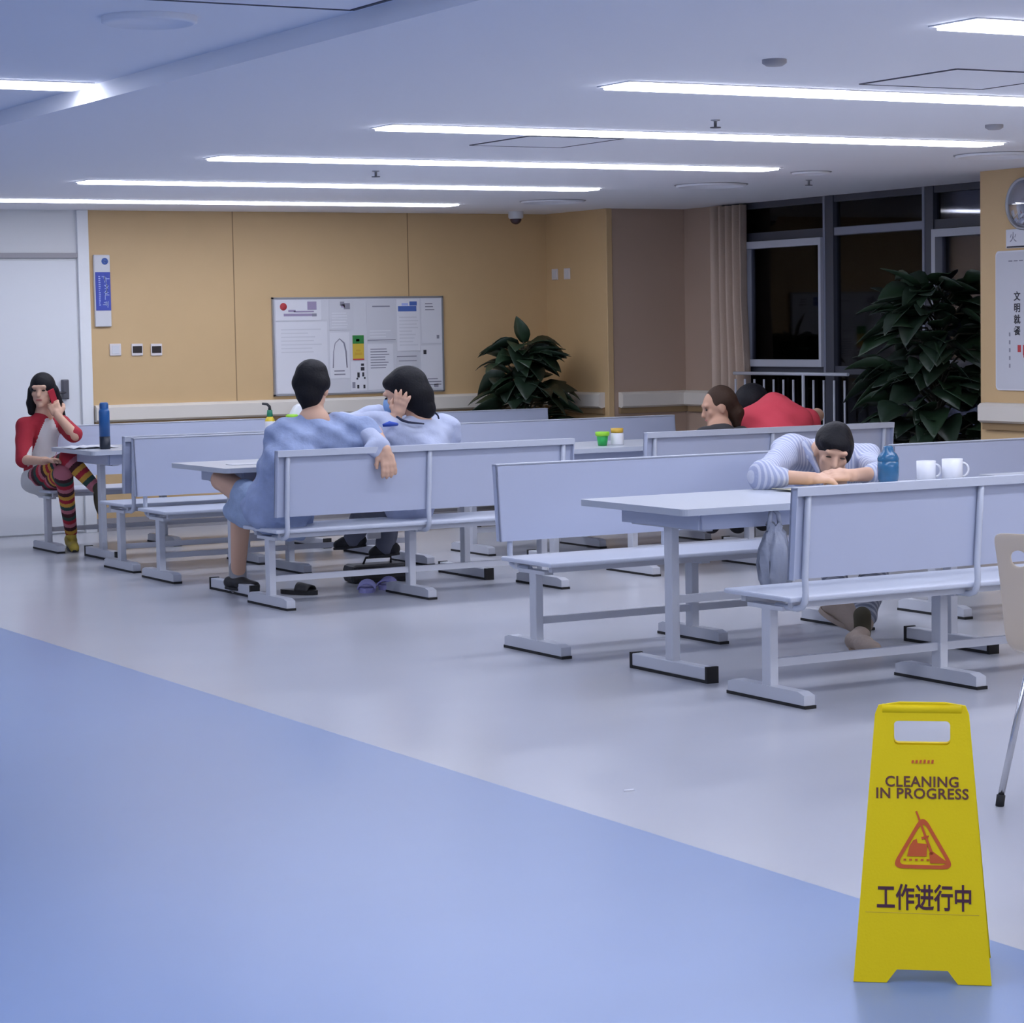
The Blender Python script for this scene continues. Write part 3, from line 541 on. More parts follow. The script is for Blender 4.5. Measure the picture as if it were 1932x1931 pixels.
# plastic bag on the table end
t = thing('plastic_bag', 'crumpled grey plastic bag hanging beside the front table', 'bag', (5.985, 8.36, .655)); m = MB(); n = 26; gv = []
for j, (z, r) in enumerate(((.01, .035), (-.015, .028), (-.04, .05), (-.09, .068), (-.15, .074), (-.22, .070), (-.255, .058), (-.265, .02))): gv.append([m.bm.verts.new((r*math.cos(2*PI*k/n)*(1+.22*math.sin(k*1.7+j*.9)), r*.7*math.sin(2*PI*k/n)*(1+.22*math.sin(k*2.3-j*.6)), z+.012*math.sin(k*1.3+j))) for k in range(n)])
for j in range(len(gv)-1):
    for k in range(n): m.bm.faces.new((gv[j][k], gv[j][(k+1) % n], gv[j+1][(k+1) % n], gv[j+1][k])).smooth = True
m.bm.faces.new(gv[-1]); m.build('pouch', 'plastic', t); m = MB(); m.tube([(-.03, 0, -.02), (-.02, 0, .05), (0, .02, .075), (.02, 0, .05), (.03, 0, -.02)], .010); m.build('handle', 'plastic', t)
# slippers, bag and scrap on the floor
def slide(name, label, loc, rz, m1, group=None, size=1.):
    t = thing(name, label, 'slipper', loc, rz, group); out = []
    for k in range(20):
        a = 2*PI*k/20; x = .125*math.sin(a)*size; y = (.046+.008*math.sin(a))*math.cos(a)*size; out.append((x, y))
    m = MB(); m.prism([(x, y, 0) for x, y in out], (0, 0, .026)); m.build('sole', m1, t)
    m = MB(); gv = []
    for i in range(5):
        x = (.0+.022*i)*size; gv.append([m.bm.verts.new((x, .052*math.cos(PI*k/10)*size, .02+.052*math.sin(PI*k/10)*(1-.08*i))) for k in range(11)])
    for i in range(4):
        for k in range(10): m.bm.faces.new((gv[i][k], gv[i+1][k], gv[i+1][k+1], gv[i][k+1])).smooth = True
    o = m.build('strap', m1, t); s = o.modifiers.new('s', 'SOLIDIFY'); s.thickness = .008; return t
slide('slide_slipper', 'single empty black slide slipper on the floor under the bench of the gowned man', (5.78, 12.76, 0), -1.0, 'shoe_black')
slide('foam_slipper', 'lilac foam slipper lying under the bench, closer to the bench foot', (6.345, 12.73, 0), -2.3, 'purple', 'lilac slippers', 1.05); slide('foam_slipper', 'lilac foam slipper lying under the bench, closer to the black slide', (6.17, 12.66, 0), -2.1, 'purple', 'lilac slippers', 1.05)
t = thing('floor_bag', 'flat dark bag lying on the floor under the table behind the lilac slippers', 'bag', (6.46, 13.12, 0), -.1); m = MB(); m.box((-.19, -.10, 0), (.19, .10, .11), 0, .03); m.build('body', 'bag_black', t); m = MB(); m.tube([(-.09, -.0, .10), (-.08, -.03, .15), (.08, -.03, .15), (.09, 0, .10)], .008); m.build('handle', 'bag_black', t)
t = thing('paper_scrap', 'tiny white paper scrap on the grey floor', 'scrap', (*W(1185, 1434, 6.62).xy, 0)); 
sc_y = 6.62
m = MB(); m.prism([(-.02, -.006, .0), (.018, -.008, .0), (.022, .005, .0), (-.012, .008, .0)], (0, 0, .004)); m.build('scrap', 'paper', t)

# ------------------------------------------------------------------ plants
def leaf(mb, base, direction, size, roll, mi, wid=.62, droop=.5):
    d = direction.normalized(); side = d.cross(Vector((0, 0, 1)))
    side = (side if side.length > .05 else Vector((1, 0, 0))).normalized(); nrm = side.cross(d).normalized()
    R = Matrix.Rotation(roll, 3, d); side = R @ side; nrm = R @ nrm
    prof = [(0, .10), (.06, .55), (.2, .93), (.36, 1.0), (.55, .86), (.75, .55), (.9, .25), (1.0, .0)]; rows = []
    for t_, w_ in prof:
        b = droop*t_*t_; p = base + d*size*(t_-.15*b) - Vector((0, 0, 1))*size*b*.55
        hw = w_*wid*size*.5; rows.append([mb.bm.verts.new(p-side*hw+nrm*hw*.28-d*size*.06*(1 if t_ < .1 else 0)), mb.bm.verts.new(p), mb.bm.verts.new(p+side*hw+nrm*hw*.28-d*size*.06*(1 if t_ < .1 else 0))])
    for a, b in zip(rows[:-1], rows[1:]):
        for k in (0, 1): f = mb.bm.faces.new((a[k], a[k+1], b[k+1], b[k])); f.smooth = True; f.material_index = mi
def plant(label, loc, height, radius, nleaf, seed, extra=(), size=(.20, .32), z0=.45, flat=.0, top_w=.45):
    rr = random.Random(seed); t = thing('potted_plant', label, 'plant', loc)
    m = MB(); m.lathe([(0, 0), (.15, 0), (.19, .30), (.205, .33), (.19, .33), (.18, .30), (0, .30)]); m.build('pot', 'pot', t); m = MB(); m.lathe([(0, .301), (.178, .301), (.17, .285), (0, .285)]); m.build('soil', 'soil', t)
    st = MB(); lf = MB(); st.tube([(0, 0, .29), (.01, .01, height*.88)], [.03, .02])
    for i in range(nleaf):
        a = rr.uniform(0, 2*PI); h = z0+(height-z0)*rr.random()**.85; k = (h-z0)/(height-z0); R = radius*(1-(1-top_w)*k**1.4)*rr.uniform(.35, .85)
        base = Vector((R*math.cos(a), R*math.sin(a)*(1-flat), h)); s = rr.uniform(*size)
        dirv = Vector((math.cos(a+rr.uniform(-.5, .5)), math.sin(a+rr.uniform(-.5, .5))*(1-flat*.5), rr.uniform(-.35, .55)))
        if i % 3 == 0: st.tube([(0, 0, max(.3, h-.15)), base*.5+Vector((0, 0, h*.5)), base], [.009, .007, .005], n=6)
        leaf(lf, base, dirv, s, rr.uniform(-.7, .7), rr.randint(0, 1), rr.uniform(.55, .75), rr.uniform(.2, .9))
    for base, dirv, s, wd, dr in extra:
        base = Vector(base); st.tube([(0, 0, base.z-.25), base*.6+Vector((0, 0, base.z*.35)), base], [.009, .008, .006], n=6); leaf(lf, base, Vector(dirv), s, .2, 0, wd, dr)
    o = lf.build('foliage', ['leaf', 'leaf_dark'], t); s_ = o.modifiers.new('s', 'SOLIDIFY'); s_.thickness = .002
    st.build('stem', 'stem', t)
plant('dark leafy plant standing in the corner below the notice board end', (9.86, 17.25, 0), 1.38, .42, 150, 11, size=(.22, .33), z0=.40, top_w=.30,
      extra=(((-.02, -.05, 1.40), (-.35, -.1, 1), .24, .62, .1), ((.02, -.12, 1.38), (.75, -.5, .35), .30, .75, .8), ((-.20, -.10, 1.22), (-.9, -.3, .15), .30, .62, .7), ((.0, -.15, 1.28), (.4, -.8, .5), .26, .7, .8), ((-.1, -.15, 1.25), (-.2, -.9, .2), .24, .7, .8)))
plant('tall broad leaved dark plant in front of the window bay', (10.72, 13.05, 0), 1.78, .62, 250, 23, size=(.22, .36), z0=.35, top_w=.42,
      extra=(((-.02, .25, 1.66), (-.6, .8, .35), .34, .5, .8), ((.05, -.2, 1.62), (-.3, -1, .25), .36, .42, .5), ((0, .05, 1.70), (-.9, .3, .5), .34, .55, .9), ((0, .5, 1.15), (-.5, .9, -.1), .36, .45, .6)))

# ------------------------------------------------------------------ people: smooth bodies grown from limbs
def sdf_mesh(prims, h=.008, k=.03, carve=(), wr=0., seed=0):
    """one continuous surface round tapered limbs ('c', a, b, ra, rb) and ellipsoids ('e', centre, radii, axes 3x3)"""
    lo = np.full(3, 1e9); hi = -lo; mg = k+3*h
    bb = []
    for p in prims:
        if p[0] == 'c':
            a, b = np.array(p[1], float), np.array(p[2], float); r = max(p[3], p[4]); l, u = np.minimum(a, b)-r, np.maximum(a, b)+r
        else:
            c_ = np.array(p[1], float); r = max(p[2]); l, u = c_-r, c_+r
        bb.append((l-mg, u+mg)); lo = np.minimum(lo, l-mg); hi = np.maximum(hi, u+mg)
    n = np.ceil((hi-lo)/h).astype(int)+2
    Fd = np.full(n, .5, np.float32)
    def block(l, u):
        i0 = np.maximum(0, np.floor((l-lo)/h).astype(int)); i1 = np.minimum(n, np.ceil((u-lo)/h).astype(int)+1); sl = tuple(slice(a, b) for a, b in zip(i0, i1))
        return sl, [(lo[q]+h*np.arange(i0[q], i1[q])).astype(np.float32) for q in range(3)]
    def dist(p, X, Y, Z):
        X = X[:, None, None]; Y = Y[None, :, None]; Z = Z[None, None, :]
        if p[0] == 'c':
            a, b = np.array(p[1], float), np.array(p[2], float); ab = b-a; L2 = max(ab@ab, 1e-9)
            t = np.clip(((X-a[0])*ab[0]+(Y-a[1])*ab[1]+(Z-a[2])*ab[2])/L2, 0, 1)
            return np.sqrt((X-a[0]-t*ab[0])**2+(Y-a[1]-t*ab[1])**2+(Z-a[2]-t*ab[2])**2)-(p[3]+(p[4]-p[3])*t)
        c_ = np.array(p[1], float); A = np.array(p[3], float) if len(p) > 3 else np.eye(3); r = p[2]
        q = [(X-c_[0])*A[i][0]+(Y-c_[1])*A[i][1]+(Z-c_[2])*A[i][2] for i in range(3)]
        k0 = np.sqrt((q[0]/r[0])**2+(q[1]/r[1])**2+(q[2]/r[2])**2); k1 = np.sqrt((q[0]/r[0]**2)**2+(q[1]/r[1]**2)**2+(q[2]/r[2]**2)**2)
        return k0*(k0-1)/np.maximum(k1, 1e-6)
    for p, (l, u) in zip(prims, bb):
        sl, ax = block(l, u); d = dist(p, *ax); cur = Fd[sl]; hh = np.maximum(k-np.abs(d-cur), 0)/k; Fd[sl] = np.minimum(d, cur)-hh*hh*k*.25
    for p in carve:
        if p[0] == 'c': a, b = np.array(p[1], float), np.array(p[2], float); r = max(p[3], p[4]); l, u = np.minimum(a, b)-r, np.maximum(a, b)+r
        else: c_ = np.array(p[1], float); r = max(p[2]); l, u = c_-r, c_+r
        sl, ax = block(l-mg, u+mg)
        if min(s.stop-s.start for s in sl) < 1: continue
        Fd[sl] = np.maximum(Fd[sl], -dist(p, *ax))
    if wr:
        X = (lo[0]+h*np.arange(n[0]))[:, None, None]; Y = (lo[1]+h*np.arange(n[1]))[None, :, None]; Z = (lo[2]+h*np.arange(n[2]))[None, None, :]; s = seed*1.7
        wv = np.sin(31*X+17*np.sin(9*Z+s)*.12+23*Z+s)*np.sin(19*Y-27*Z+2*s)+.6*np.sin(47*Z-22*X+13*Y+s)*np.sin(11*X+9*Y+s)
        Fd = (Fd+wr*wv).astype(np.float32)
    S = Fd < 0
    c8 = [S[i:n[0]-1+i, j:n[1]-1+j, q:n[2]-1+q] for i in (0, 1) for j in (0, 1) for q in (0, 1)]
    cnt = sum(x.astype(np.int8) for x in c8); act = (cnt > 0) & (cnt < 8); idx = -np.ones(act.shape, np.int64); ii = np.argwhere(act); idx[act] = np.arange(len(ii))
    P = np.zeros((len(ii), 3)); Wt = np.zeros(len(ii))
    cor = [(i, j, q) for i in (0, 1) for j in (0, 1) for q in (0, 1)]
    for A in range(8):
        for B in range(A+1, 8):
            da = np.array(cor[B])-np.array(cor[A])
            if np.abs(da).sum() != 1: continue
            fa = Fd[tuple((ii+cor[A]).T)]; fb = Fd[tuple((ii+cor[B]).T)]; x = (fa < 0) != (fb < 0); t = np.where(x, fa/np.where(x, fa-fb, 1), 0)
            P += np.where(x[:, None], np.array(cor[A])+t[:, None]*da, 0); Wt += x
    V = lo+h*(ii+P/Wt[:, None]); faces = []
    for ax in range(3):
        sa = [slice(1, -1)]*3; sb = [slice(1, -1)]*3; sa[ax] = slice(0, -1); sb[ax] = slice(1, None); a, b = S[tuple(sa)], S[tuple(sb)]
        e = np.argwhere(a != b); 
        if not len(e): continue
        fl_ = a[tuple(e.T)]; e = e+1; e[:, ax] -= 1
        u_, v_ = (ax+1) % 3, (ax+2) % 3; q = []
        for du, dv in ((0, 0), (-1, 0), (-1, -1), (0, -1)):
            ee = e.copy(); ee[:, u_] += du; ee[:, v_] += dv; q.append(idx[tuple(ee.T)])
        q = np.stack(q, 1); q[~fl_] = q[~fl_][:, ::-1]; faces.append(q)
    return V, np.concatenate(faces)
def np_obj(name, V, Fc, mats, parent=None, mi=None):
    me = bpy.data.meshes.new(name); me.from_pydata(V.tolist(), [], Fc.tolist()); me.update()
    me.polygons.foreach_set('use_smooth', np.ones(len(Fc), bool))
    o = link(name, me, mats, parent)
    if mi is not None: me.polygons.foreach_set('material_index', mi.astype(np.int32))
    if parent: o.matrix_parent_inverse = Matrix.Translation(-parent.location)
    return o
def grow(name, prims, mats, parent, h=.008, k=.03, carve=(), wr=0., seed=0, pick=None):
    V, Fc = sdf_mesh(prims, h, k, carve, wr, seed); mi = pick(V[Fc].mean(1)) if pick else None
    return np_obj(name, V, Fc, mats, parent, mi)
def C(a, b, ra, rb=None): return ('c', tuple(a), tuple(b), ra, ra if rb is None else rb)
def chain(pts, rs): return [C(a, b, r, s) for a, b, r, s in zip(pts[:-1], pts[1:], rs[:-1], rs[1:])]
def axes(fwd, up=Vector((0, 0, 1))):
    f = Vector(fwd).normalized(); s = f.cross(up).normalized(); return s, f, s.cross(f).normalized()    # its own right side, front, up
def head(c, fwd, s=1., up=Vector((0, 0, 1))):
    sd, f, u = axes(fwd, up); A = [tuple(sd), tuple(f), tuple(u)]
    p = [('e', tuple(c+u*.02*s-f*.006*s), (.074*s, .093*s, .092*s), A), ('e', tuple(c-u*.045*s+f*.030*s), (.058*s, .062*s, .068*s), A), C(c+f*.082*s+u*.012*s, c+f*.104*s-u*.030*s, .009*s, .014*s), C(c+f*.080*s+u*.028*s-sd*.04*s, c+f*.080*s+u*.028*s+sd*.04*s, .012*s),
         C(c+f*.080*s-u*.062*s-sd*.014*s, c+f*.080*s-u*.062*s+sd*.014*s, .012*s), ('e', tuple(c+f*.072*s-u*.098*s), (.024*s, .02*s, .018*s), A)]
    for q in (-1, 1): p.append(('e', tuple(c+sd*.076*s*q-u*.012*s-f*.008*s), (.012*s, .022*s, .032*s), A)); p.append(('e', tuple(c+sd*.038*s*q-u*.022*s+f*.062*s), (.022*s, .018*s, .020*s), A))
    return p
def face_bits(par, c, fwd, s=1., up=Vector((0, 0, 1)), closed=False):
    sd, f, u = axes(fwd, up); A = Matrix((sd, f, u)).transposed().to_4x4()
    for q in (-1, 1):
        m = MB(); m.ball(c+sd*.033*s*q+u*.004*s+f*.083*s, (.014*s, .006*s, (.003 if closed else .006)*s), rot=A, seg=10); o = m.build('eye', 'eye', par); o.matrix_parent_inverse = Matrix.Translation(-par.location)
        m = MB(); m.tube([c+sd*.018*s*q+u*.028*s+f*.088*s, c+sd*.034*s*q+u*.032*s+f*.085*s, c+sd*.048*s*q+u*.027*s+f*.076*s], [.002*s, .003*s, .0015*s], n=6); o = m.build('eyebrow', 'brow', par); o.matrix_parent_inverse = Matrix.Translation(-par.location)
    m = MB(); m.ball(c-u*.062*s+f*.092*s, (.024*s, .006*s, .007*s), rot=A, seg=10); o = m.build('mouth', 'lip', par); o.matrix_parent_inverse = Matrix.Translation(-par.location)
def hand(wrist, direction, palm, s=1., curl=.5, spread=.12, thumb=1):
    """palm and five bent fingers; palm = the way the palm faces"""
    d = Vector(direction).normalized(); pl = (Vector(palm)-d*Vector(palm).dot(d)).normalized(); sd = d.cross(pl)*thumb
    w_ = Vector(wrist); p = [C(w_, w_+d*.03*s, .026*s, .028*s)]
    for i, (o_, L) in enumerate(((.030, .070), (.010, .078), (-.011, .073), (-.031, .058))):
        b0 = w_+d*.035*s+sd*o_*s*.85; kn = w_+d*.088*s+sd*o_*s*1.05
        p.append(C(b0, kn, .0155*s, .0115*s)); dd = (d+sd*(o_*spread*12)).normalized(); q = kn; an = 0
        for j, fr in enumerate((.46, .31, .23)):
            an += curl*(.8 if j == 0 else 1.); v = dd*math.cos(an)+pl*math.sin(an); e = q+v*L*fr*s; p.append(C(q, e, (.0105-.0012*j)*s, (.0095-.0012*j)*s)); q = e
    b0 = w_+d*.022*s+sd*.026*s; t1 = b0+(d*.6+sd*.75+pl*.25).normalized()*.036*s; t2 = t1+(d*.9+sd*.25+pl*.35).normalized()*.030*s; t3 = t2+(d*.95+pl*.4).normalized()*.022*s
    p += [C(b0, t1, .016*s, .0125*s), C(t1, t2, .0115*s, .0105*s), C(t2, t3, .0100*s, .0085*s)]
    return p
def shoe(name, heel, toe, mats, par, s=1., sole='shoe_sole', ankle=None):
    h_, t_ = Vector(heel), Vector(toe); d = (t_-h_).normalized(); up = (Vector((0, 0, 1))-d*d.z).normalized(); sd = d.cross(up)
    p = [C(h_+up*.035*s, h_+d*.10*s+up*.032*s, .036*s, .036*s), C(h_+d*.10*s+up*.030*s, t_-d*.03*s+up*.024*s, .038*s, .032*s)]
    if ankle is not None: p.append(C(h_+up*.04*s, Vector(ankle), .036*s, .036*s))
    o = grow(name, p, mats, par, h=.006, k=.02)
    m = MB(); out = []
    L = (t_-h_).length+.04*s
    for i in range(22):
        a = 2*PI*i/22; out.append(h_+d*(L*.5-.035*s+L*.5*math.cos(a))+sd*(.040*s+.004*math.cos(a))*math.sin(a)-up*.004*s)
    m.prism(out, up*.014*s); q = m.build('sole', sole, o); return o
def person(label, loc): return thing('person', label, 'person', loc)
def bands(segs, pitch, n, order):
    """colour bands along a leg: material numbers by the distance run along the joints"""
    def f(P):
        best = np.full(len(P), 1e9); s_ = np.zeros(len(P)); off = 0.
        for a, b in segs:
            a, b = np.array(a, float), np.array(b, float); ab = b-a; L = np.linalg.norm(ab); t = np.clip(((P-a)@ab)/(L*L), 0, 1); d = np.linalg.norm(P-a-t[:, None]*ab, axis=1)
            u = d < best; best = np.where(u, d, best); s_ = np.where(u, off+t*L, s_); off += L
        return np.array(order)[(s_/pitch).astype(int) % len(order)]
    return f
def G(x, y):
    d = _f2*F + _r3*(x-966) - _u3*(y-965.5); return Vector((0, 0, CAMH)) - d*(CAMH/d.z)
UP = Vector((0, 0, 1)); RIGHT = Vector(_r); AWAY = Vector(_f)      # across the hall and down the hall

# --- woman in the red and white jersey, on the telephone
def woman_red():
    P = person('person in a red and white jersey and striped leggings holding a phone to the ear', W(72, 935, 16.5))
    pel, ch, nk, hd = W(74, 905, 16.62), W(80, 815, 16.60), W(82, 776, 16.56), W(80, 737, 16.52)
    sr, er, wr_, hr = W(47, 806, 16.55), W(42, 868, 16.42), W(80, 870, 16.18), W(98, 868, 16.10)
    sl, el, wl = W(118, 800, 16.60), W(141, 822, 16.30), W(110, 786, 16.36)
    h1, k1, a1, t1 = W(88, 912, 16.56), W(120, 893, 16.10), W(134, 1003, 16.42), W(140, 1032, 16.24)
    h2, k2, a2 = W(62, 908, 16.60), W(130, 866, 16.08), W(178, 918, 15.98)
    fw = (-AWAY-RIGHT*.10-UP*.03).normalized()
    body = head(hd, fw, 1.0)+[C(nk-UP*.05, hd-UP*.05, .05, .046)]+chain([sr, er, wr_], [.045, .038, .026])+chain([sl, el, wl], [.045, .040, .027])+[C(nk-UP*.03, pel, .07, .09), C(sr, sl, .05)]+chain([h1, k1, a1], [.07, .052, .036])+chain([h2, k2, a2], [.07, .052, .036])+[C(a1, G(134, 1031)+UP*.05, .03), C(a2, a2+RIGHT*.03-UP*.05, .03)]
    body += hand(wr_, hr-wr_, -UP, 1.0, .25)+hand(wl, W(100, 762, 16.42)-wl, -fw+RIGHT*-.2, 1.0, .55, thumb=-1)
    grow('body', body, 'skin', P, h=.006, k=.011); face_bits(P, hd, fw)
    sd, f, u = axes(fw)
    hairp = [('e', tuple(hd+u*.030-f*.016), (.088, .104, .098), [tuple(sd), tuple(f), tuple(u)])]+chain([hd+sd*-.075-f*.02, W(112, 765, 16.60), W(121, 790, 16.68)], [.036, .030, .016])+chain([hd+sd*.075-f*.02, hd+sd*.085-u*.09-f*.01, hd+sd*.085-u*.15], [.036, .034, .026])+chain([hd-f*.07, hd-f*.075-u*.12], [.07, .05])
    grow('hair', hairp, 'hair', P, h=.006, k=.02, carve=[('e', tuple(hd+f*.115-u*.050), (.072, .085, .095), [tuple(sd), tuple(f), tuple(u)])])
    shirt = [C(nk-UP*.045, ch, .070, .112), C(ch, pel+UP*.06, .115, .108), C(sr, sl, .052), C(nk-UP*.06, sr, .05, .055)]+chain([sr, er+(wr_-er)*.05], [.062, .056])+chain([sl, el-(el-sl)*.05], [.060, .056])
    cn = np.array(ch-UP*.06+RIGHT*.06-AWAY*.10)
    def pick(Q):
        v = Q-np.array(nk); x = v@np.array(RIGHT); z = v[:, 2]; y = v@np.array(AWAY)
        return np.where((y < .04) & (z < -.05) & (np.abs(x-.045) < .02-.42*(z+.05)) & (x > -.075-.1*0) & (x < .115), 1, 0)
    grow('jersey', shirt, ['red', 'white_cloth'], P, h=.007, k=.03, wr=.004, seed=1, pick=pick)
    grow('shorts', [C(pel+UP*.01, h1, .102, .092), C(h1, h1+(k1-h1)*.22, .092, .080), C(h2, h2+(k2-h2)*.2, .088, .080)], 'white_cloth', P, h=.008, k=.04, wr=.003)
    order = [0, 1, 2, 3, 4, 2, 0, 3, 4, 1]
    mats = ['s_red', 's_yel', 's_grn', 's_pnk', 's_dk']
    for a, b, c_ in ((h1, k1, a1), (h2, k2, a2)):
        grow('legging', chain([a+(b-a)*.18, b, c_], [.083, .064, .043]), mats, P, h=.006, k=.02, pick=bands([(a, b), (b, c_)], .034, 5, order))
    shoe('shoe', G(133, 1030)+UP*.006, G(141, 1043)+UP*.006, 'shoe_yel', P, 1.05, 'shoe_black', a1-UP*.03); shoe('shoe', a2-UP*.03+RIGHT*.02, a2+RIGHT*.055-UP*.20-AWAY*.06, 'shoe_olive', P, .95, 'shoe_olive', a2)
    t = thing('phone', 'red phone held to the ear of the woman in the red jersey', 'phone', W(100, 750, 16.43)); m = MB(); m.box((-.027, -.005, -.058), (.027, .005, .058), 0, .004); m.build('phone_case', 's_red', t); t.rotation_euler = (0, .35, math.atan2(-fw.x, fw.y)+.9)
woman_red()

# --- man in the blue gown, arm over the bench back, seen from behind
def man():
    P = person('person with short black hair in creased blue gown, arm hooked over the bench back', W(520, 1000, 12.3))
    pel, ch, nk, hd = W(520, 968, 12.40), W(562, 845, 12.30), W(592, 782, 12.30), W(589, 733, 12.36)
    s1, e1, w1 = W(535, 822, 12.36), W(515, 890, 12.66), W(492, 912, 12.84)
    s2, e2, w2 = W(648, 812, 12.28), W(706, 818, 12.16), W(728, 850, 12.00)
    h1, k1, a1 = W(512, 972, 12.46), W(455, 958, 12.84), W(449, 1088, 13.02)
    h2, k2, a2 = W(500, 955, 12.52), W(418, 906, 12.96), W(490, 918, 12.74)
    fw = (AWAY+RIGHT*.25+UP*-.05).normalized()
    body = head(hd, fw, 1.08)+[C(nk-UP*.07, hd-UP*.04, .062, .058)]+chain([s1, e1, w1], [.05, .042, .03])+chain([s2, e2, w2], [.055, .046, .030])+[C(nk-UP*.04, pel, .09, .11), C(s1, s2, .07)]+chain([h1, k1, a1], [.085, .062, .040])+chain([h2, k2, a2], [.085, .060, .040])+[C(a1, a1-UP*.07+RIGHT*.03-AWAY*.02, .036)]
    body += hand(w1, W(500, 930, 12.85)-w1, -UP, 1.05, .4)+hand(w2, W(734, 884, 11.955)-w2, AWAY+RIGHT*-.3, 1.0, .40, .25, thumb=-1)
    body += chain([a2, a2+RIGHT*.10-AWAY*.10], [.036, .034])
    grow('body', body, 'skin', P, h=.0065, k=.012)
    sd, f, u = axes(fw); A = [tuple(sd), tuple(f), tuple(u)]
    hp = [('e', tuple(hd+u*.055-f*.012), (.094, .112, .100), A), ('e', tuple(hd-f*.05-u*.015), (.082, .070, .088), A), C(hd-f*.055-u*.05, hd-f*.050-u*.10, .062, .045), ('e', tuple(hd+u*.100-f*.01), (.080, .095, .060), A), ('e', tuple(hd+u*.03-sd*.055-f*.02), (.05, .08, .06), A), ('e', tuple(hd+u*.03+sd*.055-f*.02), (.05, .08, .06), A)]
    grow('hair', hp, 'hair', P, h=.006, k=.02, carve=[('e', tuple(hd+f*.125-u*.05), (.085, .10, .11), A)], wr=.0015, seed=4)
    b0 = W(505, 880, 12.30); b1 = W(500, 965, 12.36)
    gown = [C(nk-UP*.06, ch, .075, .15), C(nk-UP*.075, s1, .06, .065), C(nk-UP*.07, s2, .06, .075), C(ch-RIGHT*.02, b0+RIGHT*.12, .150, .150), C(b0+RIGHT*.12, b1+RIGHT*.10, .15, .16), C(s1, s2, .070), C(s1, ch, .075, .10), C(s1-UP*.03, b1-RIGHT*.0+UP*.05, .075, .10)]+chain([s1, e1-UP*.02], [.072, .062])+chain([s2-UP*.01, e2+UP*.0-RIGHT*.05, W(712, 838, 12.12)], [.092, .080, .055])+[C(W(640, 838, 12.22), W(700, 845, 12.16), .06, .05), C(W(600, 825, 12.25), W(650, 835, 12.24), .09, .07)]
    gown += [C(b1+RIGHT*.05, W(560, 985, 12.45), .12, .10), C(b1-UP*.0, W(482, 955, 12.62), .11, .085)]
    grow('gown', gown, 'gown', P, h=.0075, k=.05, wr=.010, seed=2)
    grow('shorts', [C(h1, W(470, 962, 12.74), .115, .10), C(h2, h2+(k2-h2)*.42, .10, .090), C(W(470, 962, 12.74), W(450, 962, 12.84), .100, .088), C(h1-UP*.04, W(560, 990, 12.42), .09, .08)], 'shorts', P, h=.0075, k=.04, wr=.006, seed=5)
    grow('sock', chain([a1+UP*.05, a1-UP*.06], [.050, .050]), 'sock_grey', P, h=.006)
    grow('cuff', [C(W(698, 826, 12.12), W(716, 842, 12.04), .058, .054), C(W(700, 846, 12.03), W(716, 856, 12.02), .04, .036)], 'gown_light', P, h=.006, k=.03, wr=.006, seed=3)
    shoe('slipper', a1-UP*.068-RIGHT*.05+AWAY*.0, a1-UP*.075+RIGHT*.13-AWAY*.12, 'shoe_black', P, 1.0, 'shoe_black')
man()

